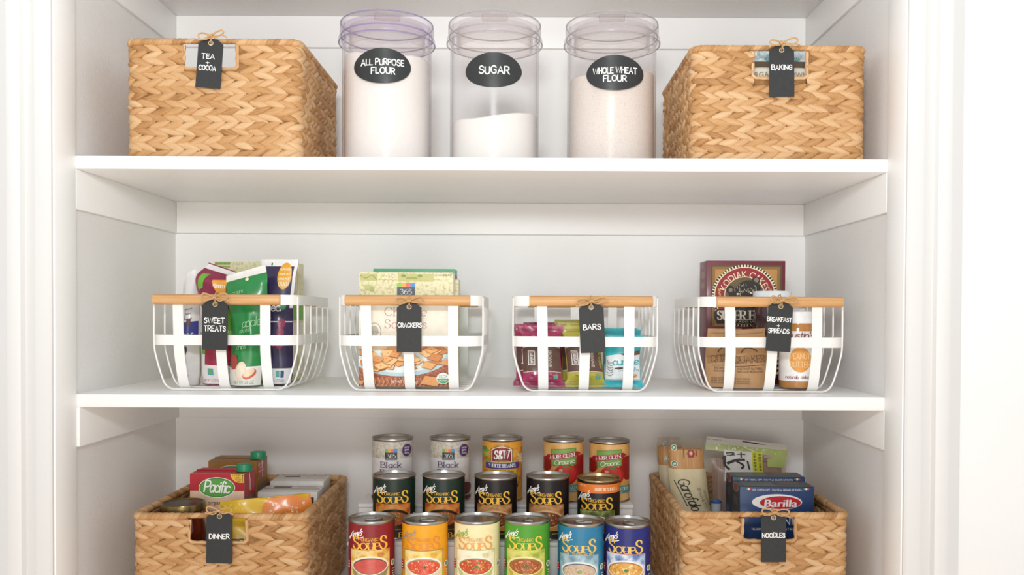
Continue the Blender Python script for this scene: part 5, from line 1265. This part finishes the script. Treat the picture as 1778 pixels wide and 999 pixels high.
can('teal blue soup can with a bowl of creamy rice soup', 1008.5, 902.5, 0, 82, '#2f7ba0', SG, soup(WHITEP, mat('#e9bf5a', .45), MOTT_B, pal('#9aa9ac', '#c6d0d0', '#4a5a66'), mat('#dfe4e2', .4), mat('#c9ae92', .35), pal('#d9c4aa', '#b5967a', '#e3d4bc'), 60, (.02, .05), organic=False, sub='MADE WITH ORGANIC RICE', frame_col=mat('#8fb0bd', .4), seed=6, garnish=pal('#6d9a3a', '#8fae5a')), tab=1.2)
can('royal blue noodle soup can, rightmost of the front tier', 1089.5, 904, 0, 82.5, '#272c74', SG, soup(WHITEP, mat('#e9bf5a', .45), MOTT_N, pal('#d9923c', '#efb96a', '#a8662a'), mat('#e6e4de', .4), mat('#dba24a', .35), pal('#efca84', '#f3dca6', '#c98a34'), 60, (.03, .07), organic=False, frame_col=mat('#c9705a', .4), seed=7, garnish=pal('#3f8a3a', '#2f6a3a')), tab=.5)
MG = 'soup cans on the middle tier'
dk = dict(deep=True)
AG = soup(WHITEP, GOLDTXT, MOTT_D, pal('#3a2a1e', '#5a4430', '#2b221c'), mat('#2b2320', .35), mat('#a8562a', .4), pal('#c97a3a', '#8f3f1f', '#d9a05a', '#6d7a2f'), 80, (.025, .06), seed=8, garnish=pal('#9ab04a', '#6d8a3a'), foot=('VEGET', 'BARO'))
can('dark green soup can behind the deep red can', 684.5, 823, 1, 75.5, '#1b2d22', MG, AG)
can('dark green soup can behind the amber can', 770.5, 823, 1, 75.5, '#1b2d22', MG, AG)
AK = soup(WHITEP, GOLDTXT, MOTT_K, pal('#c98a4a', '#e3b57a', '#7d5030'), mat('#e0b884', .4), mat('#7a3a20', .4), pal('#a8562a', '#5a2a18', '#c98a4a', '#8f4a24', '#d9b07a'), 120, (.022, .05), seed=9, garnish=HERB, foot=('CHILI', 'TI'))
can('black chili can behind the cream soup can', 861, 824.5, 1, 76, '#1c1415', MG, AK)
can('black chili can behind the green and teal soup cans', 951, 824.5, 1, 76, '#1c1415', MG, AK)
AL = soup(WHITEP, GOLDTXT, mottled('olive_picture', [(.3, '#3d4a24'), (.5, '#6d7a3a'), (.7, '#b5b56a')], 70), pal('#5a5a4a', '#8a8a74', '#2c2c26'), mat('#e9e6da', .4), mat('#c9b03a', .4), pal('#d9c45a', '#b59a2f', '#e3d484'), 50, (.03, .06), seed=10, banner=True)
can('black soup can with an orange light-in-sodium band', 1039.5, 828.5, 1, 76, '#201d1c', MG, AL, tab=.3, tin=mat('#b09a72', .28, metal=1))
BG = 'cans on the top tier of the rack'
STONE = mottled('stone_print', [(.3, '#a49a8a'), (.5, '#c3bbad'), (.7, '#d3ccc0')], 220, .45, 5)
def beans(a):
    a.rect(-.98, 0, .98, .80, STONE)
    for i, c_ in enumerate(('#7fb04a', '#e6a03a', '#e0663a', '#3f8fcf')): a.rect(-.37+i*.145, .34, -.37+(i+1)*.145, .50, mat(c_, .4))
    a.rect(-.37, .50, .21, .86, mat('#33383a', .4)); a.text('365', -.08, .66, .20, WHITEP, 'serif', w=.40, bold=.1); a.text('EVERYDAY VALUE', -.08, .81, .05, WHITEP, 'sans', w=.52)
    a.ell(.66, .43, .20, .27, PURPLE, 24)
    for i in range(20): q = 2*PI*i/20; a.ell(.66+.195*math.cos(q), .43+.265*math.sin(q), .03, .04, PURPLE, 8)
    for i, s_ in enumerate(('NON', 'BPA', 'lining')): a.text(s_, .66, .30+i*.12, .09, WHITEP, 'sans', w=.22)
    a.text('Black', -.08, 1.08, .26, PURPLE, 'serif', w=.92, bold=.14); a.text('Beans', -.08, 1.44, .26, PURPLE, 'serif', w=.96, bold=.14)
    a.ell(.75, 2.25, .25, .3, mat('#6a3a44', .4), 20); a.rect(-.98, 2.6, .98, 2.75, mat('#5a3a44', .4))
can('black bean can behind the left dark green soup can', 682, 758, 2, 72.5, '#dcd8d6', BG, beans)
can('black bean can behind the right dark green soup can', 781.5, 758, 2, 72, '#dcd8d6', BG, beans)
def wbeans(a):
    a.rect(-.98, 0, .98, 2.9, mottled('bean_field', [(.35, '#b8651f'), (.5, '#d98f2c'), (.65, '#e8ad4a')], 55, .42, 4)); a.rect(-.98, .03, .98, .30, mat('#dd9a2f', .4))
    a.blobs(14, (-.78, .62, .18, .3), (.06, .14), pal('#7f9a3a', '#9ab04a', '#5f7a2f'), 3); a.blobs(16, (.85, .75, .12, .3), (.05, .1), pal('#e9dcb8', '#d6c394'), 4, (.4, .6))
    a.text('SINCE 1896', -.03, .14, .07, mat('#8a4a1a', .4), 'serif', w=.7, arc=1.5)
    a.poly([(-.56, .34), (-.40, .24), (-.03, .16), (.34, .24), (.50, .34), (.50, 1.0), (-.56, 1.0)], mat('#8a6a2a', .4)); a.poly([(-.52, .36), (-.38, .28), (-.03, .20), (.32, .28), (.46, .36), (.46, .96), (-.52, .96)], CREAM); a.poly([(-.48, .38), (-.36, .31), (-.03, .24), (.30, .31), (.42, .38), (.42, .93), (-.48, .93)], mat('#8a1f2c', .4))
    a.text('S&W', -.03, .60, .40, WHITEP, 'serif', w=.70, bold=.18, slant=.1)
    a.rect(-.36, .88, .30, 1.0, mat('#c9a24a', .4)); a.text('PREMIUM', -.03, .94, .07, mat('#6a3a1a', .4), 'serif', w=.42)
    a.rect(-.80, .96, .78, 1.26, mat('#4a3f8a', .4)); a.rect(-.80, .95, .78, .97, mat('#d9c46a', .4)); a.text('WHITE BEANS', -.01, 1.12, .16, WHITEP, 'serif', w=1.24, bold=.2)
    a.rect(-.66, 1.28, .66, 1.62, mat('#e6b83a', .4)); a.text('50% Less Sodium', -.02, 1.40, .13, mat('#7a3a1a', .4), 'serif', w=1.1, bold=.14, slant=.15)
    a.blobs(60, (.0, 2.1, .92, .45), (.07, .13), pal('#a8502a', '#c9763a', '#7a3018', '#d99a5a'), 6, (.45, .65))
can('white bean can with a maroon crest, behind the left black chili can', 872.5, 758.5, 2, 72, '#dd9a2f', BG, wbeans)
def tomato(a):
    a.rect(-.98, 0, .98, 2.9, mottled('parchment', [(.3, '#c98f4a'), (.5, '#dcab66'), (.7, '#e6bd80')], 40, .42, 4))
    TOM = pal('#b5231f', '#c9342a', '#9a1a1a')
    for (x_, y_, r_) in ((-.86, 1.05, .30), (.86, 1.02, .38), (.93, 1.40, .30)): a.ell(x_, y_, r_, r_*1.15, TOM[2], 24)
    a.poly([(-.60, .30), (.62, .22), (.62, 1.02), (-.60, 1.12)], mat('#5f8a3a', .4)); a.poly([(-.56, .34), (.58, .26), (.58, .98), (-.56, 1.08)], mat('#7aa04a', .4))
    a.poly([(-.78, .58), (.70, .40), (.70, .64), (-.78, .84)], mat('#a3202c', .4)); a.poly([(-.9, .72), (-.72, .56), (-.72, .86)], mat('#a3202c', .4)); a.poly([(.84, .50), (.66, .40), (.66, .66)], mat('#a3202c', .4))
    a.text('MUIR GLEN.', -.02, .61, .16, WHITEP, 'serif', w=1.24, bold=.18, rot=.12); a.text('Organic', .06, .89, .22, WHITEP, 'script', w=.95, bold=.1, rot=.12, slant=.2)
    a.ell(.13, 1.50, .58, .50, TOM[0], 40); a.ell(.10, 1.46, .50, .42, TOM[1], 36); a.ell(-.12, 1.30, .10, .07, mat('#efa48f', .35), 14)
    for q in (-.9, -.3, .3, .9): a.ell(.16+.16*math.sin(q), 1.08+.05*math.cos(q), .14, .03, HERB[0], 8, rot=q)
    a.blobs(20, (-.4, 1.75, .5, .2), (.08, .16), pal('#7a1a1a', '#c9342a', '#4f6a2a'), 5); a.rect(-.98, 1.98, .98, 2.34, mat('#5a8f8a', .4)); a.text('DICED TOMATOES', .2, 2.12, .13, mat('#d9e4d4', .4), 'serif', w=1.4, bold=.18); a.text('no salt added', .2, 2.26, .08, CREAM, 'sans', w=.8)
can('tomato can with a red ribbon, behind the right black chili can', 978.5, 760.5, 2, 71.5, '#d8a45c', BG, tomato)
can('tomato can with a red ribbon, rightmost of the top tier', 1058, 763, 2, 71.5, '#d8a45c', BG, tomato)
